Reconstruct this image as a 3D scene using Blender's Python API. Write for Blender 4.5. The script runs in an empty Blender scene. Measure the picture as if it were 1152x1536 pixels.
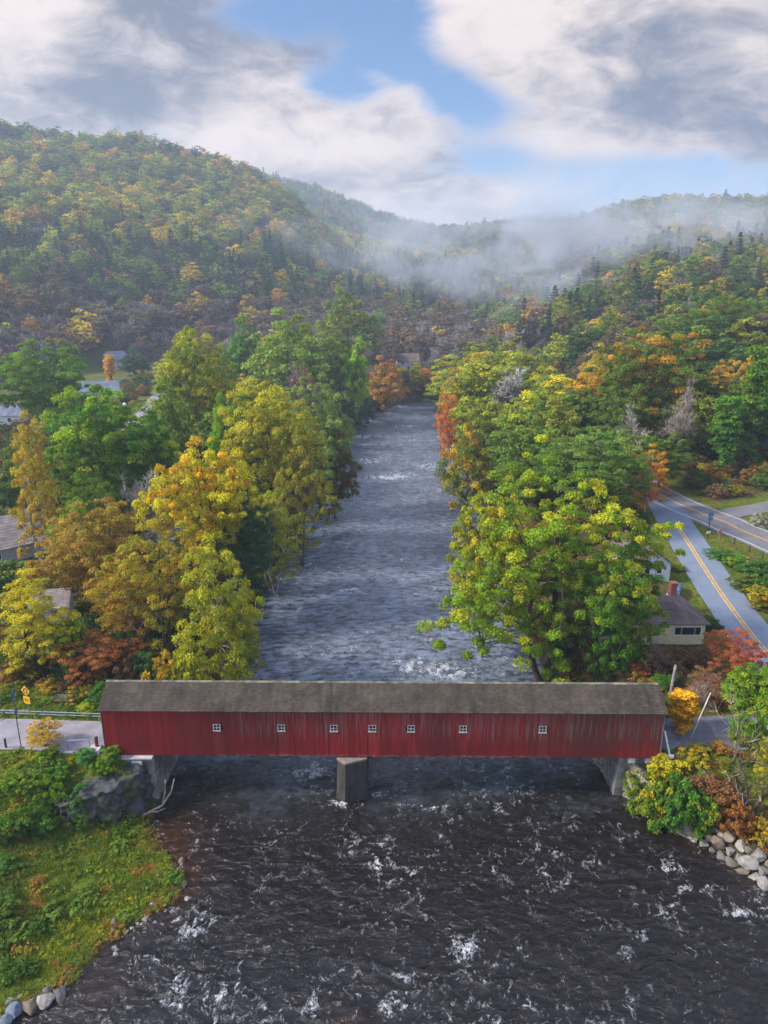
import bpy, bmesh, math, random
import numpy as np
from mathutils import Vector, Matrix

# ------------------------------------------------------------------ camera
SC = bpy.context.scene
COL = SC.collection
PITCH = math.radians(16.6)
FPX = 1065.0
CAMZ = 46.2
cam_d = bpy.data.cameras.new('camera')
cam_d.sensor_fit = 'VERTICAL'
cam_d.sensor_height = 24.0
cam_d.lens = FPX / 1536.0 * 24.0
cam_d.clip_start = 0.5
cam_d.clip_end = 9000
cam = bpy.data.objects.new('camera', cam_d)
COL.objects.link(cam)
cam.location = (0, 0, CAMZ)
cam.rotation_euler = (math.pi / 2 - PITCH, 0, 0)
SC.camera = cam

# ------------------------------------------------------------------ light
SUN_AZ = math.radians(-98)     # to the left of the view
SUN_EL = math.radians(38)
SUN_STRENGTH = 3.6
SKY_STRENGTH = 0.10
EXPOSURE = 0.95
SC.view_settings.view_transform = 'Standard'
SC.view_settings.look = 'None'
SC.view_settings.exposure = EXPOSURE
SC.view_settings.gamma = 1.0
SC.cycles.max_bounces = 6
SC.cycles.diffuse_bounces = 2
SC.cycles.glossy_bounces = 2
SC.cycles.transmission_bounces = 3
SC.cycles.volume_bounces = 0
SC.cycles.caustics_reflective = False
SC.cycles.caustics_refractive = False
SC.cycles.use_denoising = True

sund = bpy.data.lights.new('sun', 'SUN')
sund.energy = SUN_STRENGTH
sund.angle = math.radians(10)
sund.color = (1.0, 0.93, 0.82)
sun = bpy.data.objects.new('sun', sund)
COL.objects.link(sun)
sdir = Vector((math.sin(SUN_AZ) * math.cos(SUN_EL), math.cos(SUN_AZ) * math.cos(SUN_EL), math.sin(SUN_EL)))
sun.rotation_euler = sdir.to_track_quat('Z', 'Y').to_euler()
sun.location = sdir * 300


class NT:
    """small helper for writing node trees"""
    def __init__(self, tree):
        self.t = tree
        self.t.nodes.clear()

    def n(self, typ, **kw):
        nd = self.t.nodes.new(typ)
        for k, v in kw.items():
            setattr(nd, k, v)
        return nd

    def lk(self, a, b):
        self.t.links.new(a, b)

    def val(self, sock, v):
        if hasattr(v, 'is_output') or isinstance(v, bpy.types.NodeSocket):
            self.lk(v, sock)
        else:
            sock.default_value = v

    def math(self, op, a, b=0.0, c=None, clamp=False):
        nd = self.n('ShaderNodeMath', operation=op, use_clamp=clamp)
        self.val(nd.inputs[0], a)
        self.val(nd.inputs[1], b)
        if c is not None:
            self.val(nd.inputs[2], c)
        return nd.outputs[0]

    def ramp(self, x, lo, hi, a=0.0, b=1.0):
        nd = self.n('ShaderNodeMapRange', interpolation_type='SMOOTHSTEP')
        self.val(nd.inputs[0], x)
        nd.inputs[1].default_value = lo
        nd.inputs[2].default_value = hi
        nd.inputs[3].default_value = a
        nd.inputs[4].default_value = b
        return nd.outputs[0]

    def mix(self, f, a, b, blend='MIX'):
        nd = self.n('ShaderNodeMix', data_type='RGBA', blend_type=blend)
        self.val(nd.inputs[0], f)
        for s, v in ((nd.inputs[6], a), (nd.inputs[7], b)):
            if isinstance(v, tuple):
                s.default_value = (*v, 1.0) if len(v) == 3 else v
            else:
                self.val(s, v)
        return nd.outputs[2]

    def noise(self, vec, scale, detail=4.0, rough=0.55, dist=0.0, dims='3D'):
        nd = self.n('ShaderNodeTexNoise', noise_dimensions=dims)
        if vec is not None:
            self.lk(vec, nd.inputs['Vector'])
        nd.inputs['Scale'].default_value = scale
        nd.inputs['Detail'].default_value = detail
        nd.inputs['Roughness'].default_value = rough
        nd.inputs['Distortion'].default_value = dist
        return nd.outputs['Fac']

    def scaled(self, vec, s, loc=(0, 0, 0)):
        nd = self.n('ShaderNodeMapping')
        self.lk(vec, nd.inputs[0])
        nd.inputs['Location'].default_value = loc
        nd.inputs['Scale'].default_value = s
        return nd.outputs[0]

    def coord(self, which='Object'):
        return self.n('ShaderNodeTexCoord').outputs[which]

    def attr(self, name, typ='GEOMETRY', out='Color'):
        nd = self.n('ShaderNodeAttribute', attribute_type=typ, attribute_name=name)
        return nd.outputs[out]

    def sep(self, v):
        nd = self.n('ShaderNodeSeparateXYZ')
        self.lk(v, nd.inputs[0])
        return nd.outputs

    def comb(self, x, y, z):
        nd = self.n('ShaderNodeCombineXYZ')
        for s, v in zip(nd.inputs, (x, y, z)):
            self.val(s, v)
        return nd.outputs[0]

    def bump(self, h, strength=0.4, dist=0.05):
        nd = self.n('ShaderNodeBump')
        nd.inputs['Strength'].default_value = strength
        nd.inputs['Distance'].default_value = dist
        self.lk(h, nd.inputs['Height'])
        return nd.outputs[0]


# sky: Nishita with cloud banks
world = bpy.data.worlds.new('World')
SC.world = world
world.use_nodes = True
W = NT(world.node_tree)
sky = W.n('ShaderNodeTexSky', sky_type='NISHITA')
sky.sun_disc = False
sky.sun_elevation = SUN_EL
sky.sun_rotation = SUN_AZ
sky.air_density = 1.0
sky.dust_density = 0.6
sky.ozone_density = 2.0
dirv = W.coord('Generated')
dx, dy, dz = W.sep(dirv)[:3]
az = W.math('ARCTAN2', dx, dy)
el = W.math('ARCSINE', dz)


def px_dir(px, py):
    u, v = (px - 576) / FPX, (768 - py) / FPX
    d = Vector((u, math.cos(PITCH) + v * math.sin(PITCH), -math.sin(PITCH) + v * math.cos(PITCH)))
    return d.normalized()


def blob(px, py, rx, ry, w, rot=0.0):
    d = px_dir(px, py)
    a0, e0 = math.atan2(d.x, d.y), math.asin(d.z)
    a = W.math('SUBTRACT', az, a0)
    e = W.math('SUBTRACT', el, e0)
    c, s = math.cos(rot), math.sin(rot)
    a1 = W.math('ADD', W.math('MULTIPLY', a, c), W.math('MULTIPLY', e, s))
    e1 = W.math('SUBTRACT', W.math('MULTIPLY', e, c), W.math('MULTIPLY', a, s))
    a1 = W.math('MULTIPLY', a1, FPX / rx)
    e1 = W.math('MULTIPLY', e1, FPX / ry)
    q = W.math('ADD', W.math('MULTIPLY', a1, a1), W.math('MULTIPLY', e1, e1))
    return W.math('MULTIPLY', W.math('EXPONENT', W.math('MULTIPLY', q, -1.0)), w)


def total(items):
    s = items[0]
    for i in items[1:]:
        s = W.math('ADD', s, i)
    return s


cv = W.comb(az, W.math('MULTIPLY', el, 2.1), 0.37)
warp = W.n('ShaderNodeTexNoise')
W.lk(cv, warp.inputs['Vector'])
warp.inputs['Scale'].default_value = 5.0
warp.inputs['Detail'].default_value = 3.0
wv = W.n('ShaderNodeVectorMath', operation='MULTIPLY_ADD')
W.lk(warp.outputs['Color'], wv.inputs[0])
wv.inputs[1].default_value = (0.16, 0.16, 0.0)
W.lk(cv, wv.inputs[2])
cvw = wv.outputs[0]
n_big = W.noise(cvw, 4.6, 8.0, 0.56)
n_fine = W.noise(cvw, 12.0, 9.0, 0.64)
dens = W.math('ADD', W.math('MULTIPLY', n_big, 0.95), W.math('MULTIPLY', n_fine, 0.52))
place = total([
    blob(110, 70, 260, 110, 0.42), blob(410, 185, 190, 50, 0.30, -0.45), blob(560, 190, 70, 32, 0.26), blob(592, 122, 62, 24, 0.24, -0.4), blob(380, 95, 80, 30, 0.18, -0.2),
    blob(930, 85, 340, 90, 0.46, -0.24), blob(1090, 150, 160, 70, 0.25), blob(820, 215, 120, 26, 0.22, -0.2), blob(640, 282, 200, 26, 0.26), blob(790, 292, 110, 18, 0.16), blob(300, 215, 160, 40, 0.14, -0.3),
    blob(400, 30, 120, 34, -0.34, 0.2), blob(500, 110, 70, 70, -0.30), blob(590, 40, 60, 60, -0.30, -0.6), blob(690, 150, 100, 36, -0.30, -0.5), blob(1010, 255, 170, 26, -0.22), blob(205, 188, 60, 16, -0.18), blob(720, 240, 60, 20, -0.12),
])
dens = W.math('ADD', dens, place)
cover = W.ramp(dens, 0.64, 0.98)
# dense cores are grey, thin edges bright and warm
core_place = total([blob(210, 60, 190, 95, 0.50), blob(1040, 150, 280, 80, 0.40, -0.22), blob(620, 268, 200, 24, 0.30), blob(20, 30, 110, 45, -0.25), blob(60, 130, 150, 40, 0.2),
                    blob(780, 50, 160, 50, -0.25, -0.3), blob(330, 150, 200, 40, -0.2, -0.3), blob(960, 10, 200, 40, 0.14)])
core = W.ramp(W.math('ADD', W.math('ADD', W.math('MULTIPLY', n_big, 0.75), W.math('MULTIPLY', n_fine, 0.95)), core_place), 0.80, 1.35)
CLOUD_BRIGHT = (5.3, 4.55, 4.15)
CLOUD_GREY = (1.0, 1.13, 1.50)
ccol = W.mix(core, CLOUD_BRIGHT, CLOUD_GREY)
skyc = W.mix(1.0, sky.outputs[0], (0.50, 0.66, 0.82), 'MULTIPLY')
skyc = W.mix(W.ramp(el, 0.07, 0.22, 0.5, 0.0), skyc, (4.4, 4.5, 4.8))
allsky = W.mix(W.math('MULTIPLY', cover, 0.96), skyc, ccol)
# unseen upper sky: brightness bands added to light the valley and shape water reflections
up_ = W.math('ADD', W.math('ADD', W.ramp(el, 0.33, 0.44, 1.0, 5.0), W.ramp(el, 0.52, 0.66, 0.0, -3.9)), W.ramp(el, 0.98, 1.25, 0.0, 3.4))
allsky = W.mix(1.0, allsky, W.comb(up_, up_, up_), 'MULTIPLY')
bg = W.n('ShaderNodeBackground')
W.lk(allsky, bg.inputs[0])
bg.inputs[1].default_value = SKY_STRENGTH
wo = W.n('ShaderNodeOutputWorld')
W.lk(bg.outputs[0], wo.inputs[0])

# ------------------------------------------------------------------ helpers
rng = np.random.default_rng(7)
random.seed(7)


def cam_ray(px, py):
    return px_dir(px, py)


def at(px, py, z):
    """where the line of sight through a photo pixel meets height z"""
    d = px_dir(px, py)
    t = (z - CAMZ) / d.z
    return Vector((d.x * t, d.y * t, z))


def atY(px, py, Y):
    d = px_dir(px, py)
    t = Y / d.y
    return Vector((d.x * t, Y, CAMZ + d.z * t))


def to_px(x, y, z):
    d = Vector((x, y, z - CAMZ))
    f = d.y * math.cos(PITCH) - d.z * math.sin(PITCH)
    u = d.y * math.sin(PITCH) + d.z * math.cos(PITCH)
    return 576 + d.x / f * FPX, 768 - u / f * FPX, f


_perm = rng.permutation(256)
_perm = np.concatenate([_perm, _perm, _perm])
_ga = rng.uniform(0, 2 * math.pi, 256)
_grad = np.stack([np.cos(_ga), np.sin(_ga)], 1)


def pnoise(x, y):
    x = np.asarray(x, float)
    y = np.asarray(y, float)
    xi, yi = np.floor(x).astype(int), np.floor(y).astype(int)
    xf, yf = x - xi, y - yi
    u = xf ** 3 * (xf * (xf * 6 - 15) + 10)
    v = yf ** 3 * (yf * (yf * 6 - 15) + 10)

    def g(ix, iy, fx, fy):
        h = _perm[(_perm[ix & 255] + iy) & 255]
        gr = _grad[h]
        return gr[..., 0] * fx + gr[..., 1] * fy
    n00 = g(xi, yi, xf, yf)
    n10 = g(xi + 1, yi, xf - 1, yf)
    n01 = g(xi, yi + 1, xf, yf - 1)
    n11 = g(xi + 1, yi + 1, xf - 1, yf - 1)
    return (n00 * (1 - u) + n10 * u) * (1 - v) + (n01 * (1 - u) + n11 * u) * v


def fbm(x, y, octs=4, rough=0.5):
    s, a = 0.0, 1.0
    for o in range(octs):
        s = s + a * pnoise(np.asarray(x) * 2 ** o + 17.3 * o, np.asarray(y) * 2 ** o - 9.1 * o)
        a *= rough
    return s


def sstep(x, a, b):
    t = np.clip((np.asarray(x, float) - a) / (b - a), 0, 1)
    return t * t * (3 - 2 * t)


def np_mesh(name, V, quads=None, tris=None, face_col=None, col_name='var', smooth=False, point_cols=None):
    me = bpy.data.meshes.new(name)
    V = np.asarray(V, np.float32)
    q = np.zeros((0, 4), np.int32) if quads is None else np.asarray(quads, np.int32).reshape(-1, 4)
    t = np.zeros((0, 3), np.int32) if tris is None else np.asarray(tris, np.int32).reshape(-1, 3)
    me.vertices.add(len(V))
    me.vertices.foreach_set('co', V.ravel())
    nl = q.size + t.size
    me.loops.add(nl)
    me.loops.foreach_set('vertex_index', np.concatenate([q.ravel(), t.ravel()]))
    me.polygons.add(len(q) + len(t))
    starts = np.concatenate([np.arange(len(q)) * 4, q.size + np.arange(len(t)) * 3]).astype(np.int32)
    me.polygons.foreach_set('loop_start', starts)
    me.update(calc_edges=True)
    if smooth:
        me.polygons.foreach_set('use_smooth', np.ones(len(me.polygons), bool))
    if face_col is not None:
        a = me.attributes.new(col_name, 'FLOAT_COLOR', 'FACE')
        a.data.foreach_set('color', np.asarray(face_col, np.float32).ravel())
    if point_cols:
        for nm, arr in point_cols.items():
            a = me.attributes.new(nm, 'FLOAT_COLOR', 'POINT')
            a.data.foreach_set('color', np.asarray(arr, np.float32).ravel())
    me.validate()
    return me


class MB:
    """collects boxes, tubes and prisms that become ONE mesh object"""
    def __init__(self):
        self.v, self.f, self.c = [], [], []
        self.cur = (0.5, 0.5, 0.5, 1)

    def add(self, vs, fs):
        b = len(self.v)
        self.v += [tuple(p) for p in vs]
        self.f += [tuple(b + i for i in f) for f in fs]
        self.c += [self.cur] * len(fs)
        return self

    def box(self, x0, x1, y0, y1, z0, z1):
        vs = [(x0, y0, z0), (x1, y0, z0), (x1, y1, z0), (x0, y1, z0), (x0, y0, z1), (x1, y0, z1), (x1, y1, z1), (x0, y1, z1)]
        return self.add(vs, [(0, 3, 2, 1), (4, 5, 6, 7), (0, 1, 5, 4), (1, 2, 6, 5), (2, 3, 7, 6), (3, 0, 4, 7)])

    def hexa(self, vs):
        return self.add(vs, [(0, 3, 2, 1), (4, 5, 6, 7), (0, 1, 5, 4), (1, 2, 6, 5), (2, 3, 7, 6), (3, 0, 4, 7)])

    def prism(self, pts, z0, z1):
        n = len(pts)
        vs = [(p[0], p[1], z0) for p in pts] + [(p[0], p[1], z1) for p in pts]
        fs = [tuple(range(n - 1, -1, -1)), tuple(range(n, 2 * n))] + [(i, (i + 1) % n, n + (i + 1) % n, n + i) for i in range(n)]
        return self.add(vs, fs)

    def tube(self, pts, radii, k=6, cap=True):
        pts = [Vector(p) for p in pts]
        if not hasattr(radii, '__len__'):
            radii = [radii] * len(pts)
        rings = []
        for i, p in enumerate(pts):
            d = (pts[min(i + 1, len(pts) - 1)] - pts[max(i - 1, 0)]).normalized()
            ref = Vector((0, 0, 1)) if abs(d.z) < 0.9 else Vector((1, 0, 0))
            a = d.cross(ref).normalized()
            b = d.cross(a).normalized()
            rings.append([p + (a * math.cos(2 * math.pi * j / k) + b * math.sin(2 * math.pi * j / k)) * radii[i] for j in range(k)])
        vs = [v for r in rings for v in r]
        fs = []
        for i in range(len(pts) - 1):
            for j in range(k):
                fs.append((i * k + j, i * k + (j + 1) % k, (i + 1) * k + (j + 1) % k, (i + 1) * k + j))
        if cap:
            fs.append(tuple(range(k)))
            fs.append(tuple(range((len(pts) - 1) * k, len(pts) * k))[::-1])
        return self.add(vs, fs)

    def mesh(self, name, smooth=False, fix=True):
        me = bpy.data.meshes.new(name)
        me.from_pydata(self.v, [], self.f)
        a = me.attributes.new('var', 'FLOAT_COLOR', 'FACE')
        a.data.foreach_set('color', np.array(self.c, np.float32).ravel())
        me.update()
        if fix:
            bm = bmesh.new()
            bm.from_mesh(me)
            bmesh.ops.recalc_face_normals(bm, faces=bm.faces)
            bm.to_mesh(me)
            bm.free()
        if smooth:
            me.polygons.foreach_set('use_smooth', np.ones(len(me.polygons), bool))
        return me

    def build(self, name, mat, parent=None, smooth=False, bevel=0.0):
        o = link(name, self.mesh(name, smooth), mat, parent)
        if bevel:
            m = o.modifiers.new('bevel', 'BEVEL')
            m.width = bevel
            m.segments = 2
            m.limit_method = 'ANGLE'
        return o


def link(name, me, mat=None, parent=None):
    o = bpy.data.objects.new(name, me)
    COL.objects.link(o)
    if mat is not None and me is not None and len(me.materials) == 0:
        me.materials.append(mat)
    if parent is not None:
        o.parent = parent
    return o


def tag(o, label=None, cat=None, group=None, kind=None):
    if label:
        o['label'] = label
    if cat:
        o['category'] = cat
    if group:
        o['group'] = group
    if kind:
        o['kind'] = kind
    return o


def empty(name, loc, rz=0.0, label=None, cat=None, group=None):
    o = bpy.data.objects.new(name, None)
    COL.objects.link(o)
    o.location = loc
    o.rotation_euler = (0, 0, rz)
    o.empty_display_size = 0.3
    return tag(o, label, cat, group)


MATS = {}


def mat(name, color, rough=0.8, spec=0.3, var=0.25, nscale=3.0, bump=0.0, metal=0.0, attr_var=0.0, detail=6.0):
    """plain surface with a little procedural unevenness"""
    if name in MATS:
        return MATS[name]
    m = bpy.data.materials.new(name)
    m.use_nodes = True
    T = NT(m.node_tree)
    co = T.coord('Object')
    n = T.noise(co, nscale, detail, 0.6)
    f = T.ramp(n, 0.3, 0.7, 1 - var, 1 + var)
    if attr_var:
        a = T.sep(T.attr('var'))[0]
        f = T.math('MULTIPLY', f, T.math('ADD', T.math('MULTIPLY', a, 2 * attr_var), 1 - attr_var))
    c = T.mix(1.0, (*color, 1.0), T.comb(f, f, f), 'MULTIPLY')
    b = T.n('ShaderNodeBsdfPrincipled')
    T.lk(c, b.inputs['Base Color'])
    b.inputs['Roughness'].default_value = rough
    b.inputs['Specular IOR Level'].default_value = spec
    b.inputs['Metallic'].default_value = metal
    if bump:
        T.lk(T.bump(n, 0.5, bump), b.inputs['Normal'])
    o = T.n('ShaderNodeOutputMaterial')
    T.lk(b.outputs[0], o.inputs[0])
    MATS[name] = m
    return m
# ------------------------------------------------------------------ river outline, roads, terrain
LEFT_BANK = [(-44, -60), (-36, 0), (-30, 25), (-25.6, 35.6), (-21.8, 38.3), (-21.0, 40.9), (-18.9, 43.6), (-16.4, 45.8), (-16.1, 47.8), (-18.1, 50.0),
             (-20.6, 52.8), (-21.6, 55.0), (-21.2, 58.2), (-21.2, 66), (-19.4, 82.0), (-19.2, 98.0), (-17.4, 117), (-18.0, 154), (-14.5, 193),
             (-11.5, 260), (-9.0, 290), (7.4, 328), (28.7, 345), (80, 365), (170, 385)]
RIGHT_BANK = [(52, -60), (46, 15), (38, 36), (31.6, 47.1), (28.1, 52.0), (24.1, 57.7), (22.7, 62.8), (22.0, 66), (21.0, 80), (20.6, 98), (20.9, 140),
              (22.6, 171), (22.8, 210), (22.6, 269), (24.5, 318), (45, 337), (100, 350), (170, 365)]
RIVER = np.array(LEFT_BANK + RIGHT_BANK[::-1], float)


def seg_dist(x, y, pts, closed=False):
    x, y = np.asarray(x, float), np.asarray(y, float)
    best = np.full(x.shape, 1e9)
    tt = np.zeros(x.shape)
    n = len(pts)
    acc = 0.0
    for i in range(n if closed else n - 1):
        a, b = pts[i], pts[(i + 1) % n]
        dx_, dy_ = b[0] - a[0], b[1] - a[1]
        L2 = dx_ * dx_ + dy_ * dy_
        t = np.clip(((x - a[0]) * dx_ + (y - a[1]) * dy_) / L2, 0, 1)
        d = np.hypot(x - a[0] - t * dx_, y - a[1] - t * dy_)
        m = d < best
        best = np.where(m, d, best)
        tt = np.where(m, acc + t * math.sqrt(L2), tt)
        acc += math.sqrt(L2)
    return best, tt


def inside(x, y, poly):
    x, y = np.asarray(x, float), np.asarray(y, float)
    r = np.zeros(x.shape, bool)
    n = len(poly)
    for i in range(n):
        x0, y0 = poly[i]
        x1, y1 = poly[(i + 1) % n]
        if y0 == y1:
            continue
        c = ((y0 > y) != (y1 > y)) & (x < (x1 - x0) * (y - y0) / (y1 - y0) + x0)
        r ^= c
    return r


def river_d(x, y):
    d, _ = seg_dist(x, y, RIVER, True)
    return np.where(inside(x, y, RIVER), -d, d)


def plateau(x, y):
    left = 5.0 + 4.5 * sstep(y, 75, 430)
    right = 5.0 + 4.2 * sstep(y, 64, 122) + 2.5 * sstep(y, 130, 330)
    return np.where(np.asarray(x) < 0, left, right)


# (crest pixels, crest distance, foot distance by azimuth in degrees, height of the wood on the crest)
HILLS = [
    ([(-900, 230), (-500, 195), (-200, 182), (0, 178), (60, 183), (120, 190), (180, 193), (240, 201), (300, 218), (350, 236), (390, 255), (420, 272), (470, 318), (540, 385), (600, 445), (680, 480)],
     960, ([-70, -30, -20, -10, 0, 6], [330, 370, 430, 450, 520, 640]), 18),
    ([(-200, 330), (380, 255), (430, 266), (470, 274), (520, 295), (560, 312), (610, 329), (660, 337), (700, 338), (740, 331), (790, 325), (870, 327), (1000, 340), (1400, 360)],
     1750, ([-60, -10, 0, 10, 60], [500, 470, 430, 430, 500]), 20),
    ([(640, 470), (740, 395), (800, 352), (870, 325), (900, 313), (930, 304), (1000, 298), (1060, 298), (1152, 295), (1300, 285), (1700, 250), (2400, 240)],
     1150, ([0, 8, 14, 20, 24, 60], [520, 420, 280, 175, 150, 110]), 18),
]
_H = []
for crest, D, (fa, fd), veg in HILLS:
    azs, hs = [], []
    for (px_, py_) in crest:
        d_ = px_dir(px_, py_)
        azs.append(math.degrees(math.atan2(d_.x, d_.y)))
        hs.append(CAMZ + D * d_.z / math.hypot(d_.x, d_.y) - veg)
    _H.append((np.array(azs), np.array(hs), D, np.array(fa), np.array(fd)))


def hill_z(x, y):
    r = np.hypot(x, y)
    a = np.degrees(np.arctan2(x, y))
    out = np.zeros(np.shape(r))
    for azs, hs, D, fa, fd in _H:
        H = np.interp(a, azs, hs)
        F = np.interp(a, fa, fd)
        t = np.clip((r - F) / (D - F), 0, 1)
        t = t * (0.75 + 0.25 * t)
        z = (H - 6) * t
        z = np.where(r > D, z - (r - D) * 0.10, z)
        z = np.where(np.asarray(y) < 0, 0, z)
        out = np.maximum(out, z)
    bumpy = sstep(out, 4, 40)
    return out + bumpy * (6 * fbm(np.asarray(x) / 120, np.asarray(y) / 120, 3))


SIDE_ROAD = [(47.0, 58.0), (46.2, 66), (45.9, 77.2), (46.8, 90), (48.3, 102.5), (50.6, 118), (53.6, 131), (57.0, 150)]
HIGHWAY = [(74.0, 70.0), (68.0, 95), (62.8, 109.5), (58.8, 119), (55.6, 130), (54.0, 142), (53.5, 158), (55, 200), (62, 260)]
LEFT_ROAD = [(-75, 63.5), (-50, 61.8), (-37, 61.2), (-25.5, 60.6)]
RIGHT_ROAD = [(25.5, 60.8), (32, 61.2), (40, 62.0), (47, 63.0), (60, 65)]
DRIVE = [(58.5, 121), (68, 126), (85, 131), (110, 133)]
LANE = [(-70, 170), (-78, 210), (-83.5, 237), (-90, 275), (-96, 305)]
TOWN_ROAD = [(-160, 226), (-120, 224), (-80, 232)]
ROADS = [(SIDE_ROAD, 4.1), (HIGHWAY, 4.6), (LEFT_ROAD, 2.6), (RIGHT_ROAD, 2.8), (DRIVE, 2.6), (LANE, 2.8), (TOWN_ROAD, 2.6)]
MEADOW = np.array([(-70, 20), (-30, 25), (-25.6, 35.6), (-21.8, 38.3), (-21, 40.9), (-18.9, 43.6), (-16.4, 45.8), (-16.1, 47.8), (-18.1, 50), (-20.6, 52.8), (-22, 54), (-27.5, 52.6), (-33, 51.5), (-70, 49)], float)


def ground0(x, y):
    x, y = np.asarray(x, float), np.asarray(y, float)
    rd = river_d(x, y)
    P = plateau(x, y) + hill_z(x, y)
    # bank: steep up from the water
    w = 7.0 + 3.0 * np.sin(y * 0.13)
    w = np.where(y > 230, 12, w)
    up = sstep(rd, -0.3, w)
    # squared off behind the bridge abutments
    sq = sstep(y, 54.5, 57) * (1 - sstep(y, 66, 69))
    up = up * (1 - sq) + sstep(rd, 2.4, 4.2) * sq
    z = -0.35 + (P + 0.35) * up
    # low meadow in front of the left abutment
    s0_ = 51.0 + 5.2 * sstep(x, -32, -28.5)
    s = sstep(y, s0_, 59.0 - 1.0 * sstep(x, -32, -28.5))
    low = np.clip(0.04 + 0.13 * rd, -1.2, 2.3)
    s = s * np.where(y > 52, sstep(rd, 2.4, 4.2), 1)
    zl = low * (1 - s) + P * s
    left_near = (x < 0) & (y < 60) & (rd > -0.3)
    z = np.where(left_near, np.minimum(np.where(y < 53, zl, z), zl) if False else zl, z)
    # right bank below the bridge: rises behind the boulders
    right_near = (x > 0) & (y < 60) & (rd > -0.3)
    zr = -0.3 + sstep(rd, -0.2, 2.2) * 1.6 + sstep(rd, 2.0, 14) * (P - 1.3)
    gw = sstep(y, 51.5, 60)
    zr = zr * (1 - gw) + gw * (-0.3 + (P + 0.3) * sstep(rd, 0.5, 1.6 + 1.5 * gw))
    z = np.where(right_near, zr, z)
    z = np.where(rd < -0.3, np.maximum(-1.6, rd * 0.45 - 0.2), z)
    z = z + np.where(rd > 1, 1, 0) * (0.16 * fbm(x / 3.0, y / 3.0, 3) + 0.35 * fbm(x / 17, y / 17, 2)) * sstep(rd, 1, 6)
    return z


_road_prof = []
for pts, hw in ROADS:
    A = np.array(pts, float)
    seg = np.hypot(*np.diff(A, axis=0).T)
    s_ = np.concatenate([[0], np.cumsum(seg)])
    ss = np.linspace(0, s_[-1], 80)
    X, Y = np.interp(ss, s_, A[:, 0]), np.interp(ss, s_, A[:, 1])
    zz = plateau(X, Y) + hill_z(X, Y)
    k = np.ones(15) / 15
    zz = np.convolve(np.pad(zz, 7, mode='edge'), k, mode='valid')
    _road_prof.append((A, hw, ss, zz))


def ground(x, y):
    x, y = np.asarray(x, float), np.asarray(y, float)
    z = ground0(x, y)
    for A, hw, ss, zz in _road_prof:
        d, t = seg_dist(x, y, A)
        f = (1 - sstep(d, hw + 0.6, hw + 4.0)) * sstep(river_d(x, y), 2.2, 4.0)
        z = z * (1 - f) + (np.interp(t, ss, zz) - 0.06) * f
    return z


def gz(x, y):
    return float(ground(np.array([x]), np.array([y]))[0])


def axis(lo, hi, fine_lo, fine_hi, step, grow):
    a = list(np.arange(fine_lo, fine_hi + 1e-6, step))
    s = step
    while a[-1] < hi:
        s *= grow
        a.append(a[-1] + s)
    s = step
    while a[0] > lo:
        s *= grow
        a.insert(0, a[0] - s)
    return np.array(a)


gx = axis(-3200, 3200, -74, 78, 1.15, 1.09)
gy = axis(-300, 3600, 24, 135, 1.15, 1.045)
GX, GY = np.meshgrid(gx, gy)
GZ = ground(GX.ravel(), GY.ravel()).reshape(GX.shape)
nx, ny = len(gx), len(gy)
idx = np.arange(nx * ny).reshape(ny, nx)
quads = np.stack([idx[:-1, :-1], idx[:-1, 1:], idx[1:, 1:], idx[1:, :-1]], -1).reshape(-1, 4)
fx, fy, fz = GX.ravel(), GY.ravel(), GZ.ravel()
rdv = river_d(fx, fy)
n1 = fbm(fx / 6, fy / 6, 4)
n2 = fbm(fx / 2.3 + 50, fy / 2.3, 3)
green = np.array([0.075, 0.125, 0.012])
olive = np.array([0.13, 0.13, 0.015])
litter = np.array([0.11, 0.060, 0.022])
brown = np.array([0.055, 0.040, 0.024])
woods = np.array([0.050, 0.046, 0.022])


def lerp(a, b, t):
    return a * (1 - t[:, None]) + b * t[:, None]


cc = lerp(np.tile(woods, (len(fx), 1)), np.tile(litter, (len(fx), 1)), sstep(n1, -0.3, 0.6))
open_l = (fx < -15) * sstep(-fy, -70, -60)
verge = open_l + (fx < -20) * (fy > 60) * (fy < 68)
verge = np.clip(verge, 0, 1)
for pts, hw in ROADS:
    d, _ = seg_dist(fx, fy, pts)
    verge = np.maximum(verge, 0.85 * (1 - sstep(d, hw + 1, hw + 5)))
verge = np.maximum(verge, 0.8 * ((fx < -40) & (fy > 90) & (fy < 440)) * sstep(n1, -0.5, 0.2))
gcol = lerp(np.tile(green, (len(fx), 1)), np.tile(olive, (len(fx), 1)), sstep(n2 + n1 * 0.5, -0.3, 0.5))
cc = lerp(cc, gcol, verge)
wet = 1 - sstep(rdv, 0.3, 1.6)
cc = lerp(cc, np.tile(brown, (len(fx), 1)), wet)
cc = np.concatenate([cc, np.ones((len(cc), 1))], 1)
gm = np_mesh('ground', np.stack([fx, fy, fz], 1), quads, smooth=True, point_cols={'cover': cc})

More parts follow.
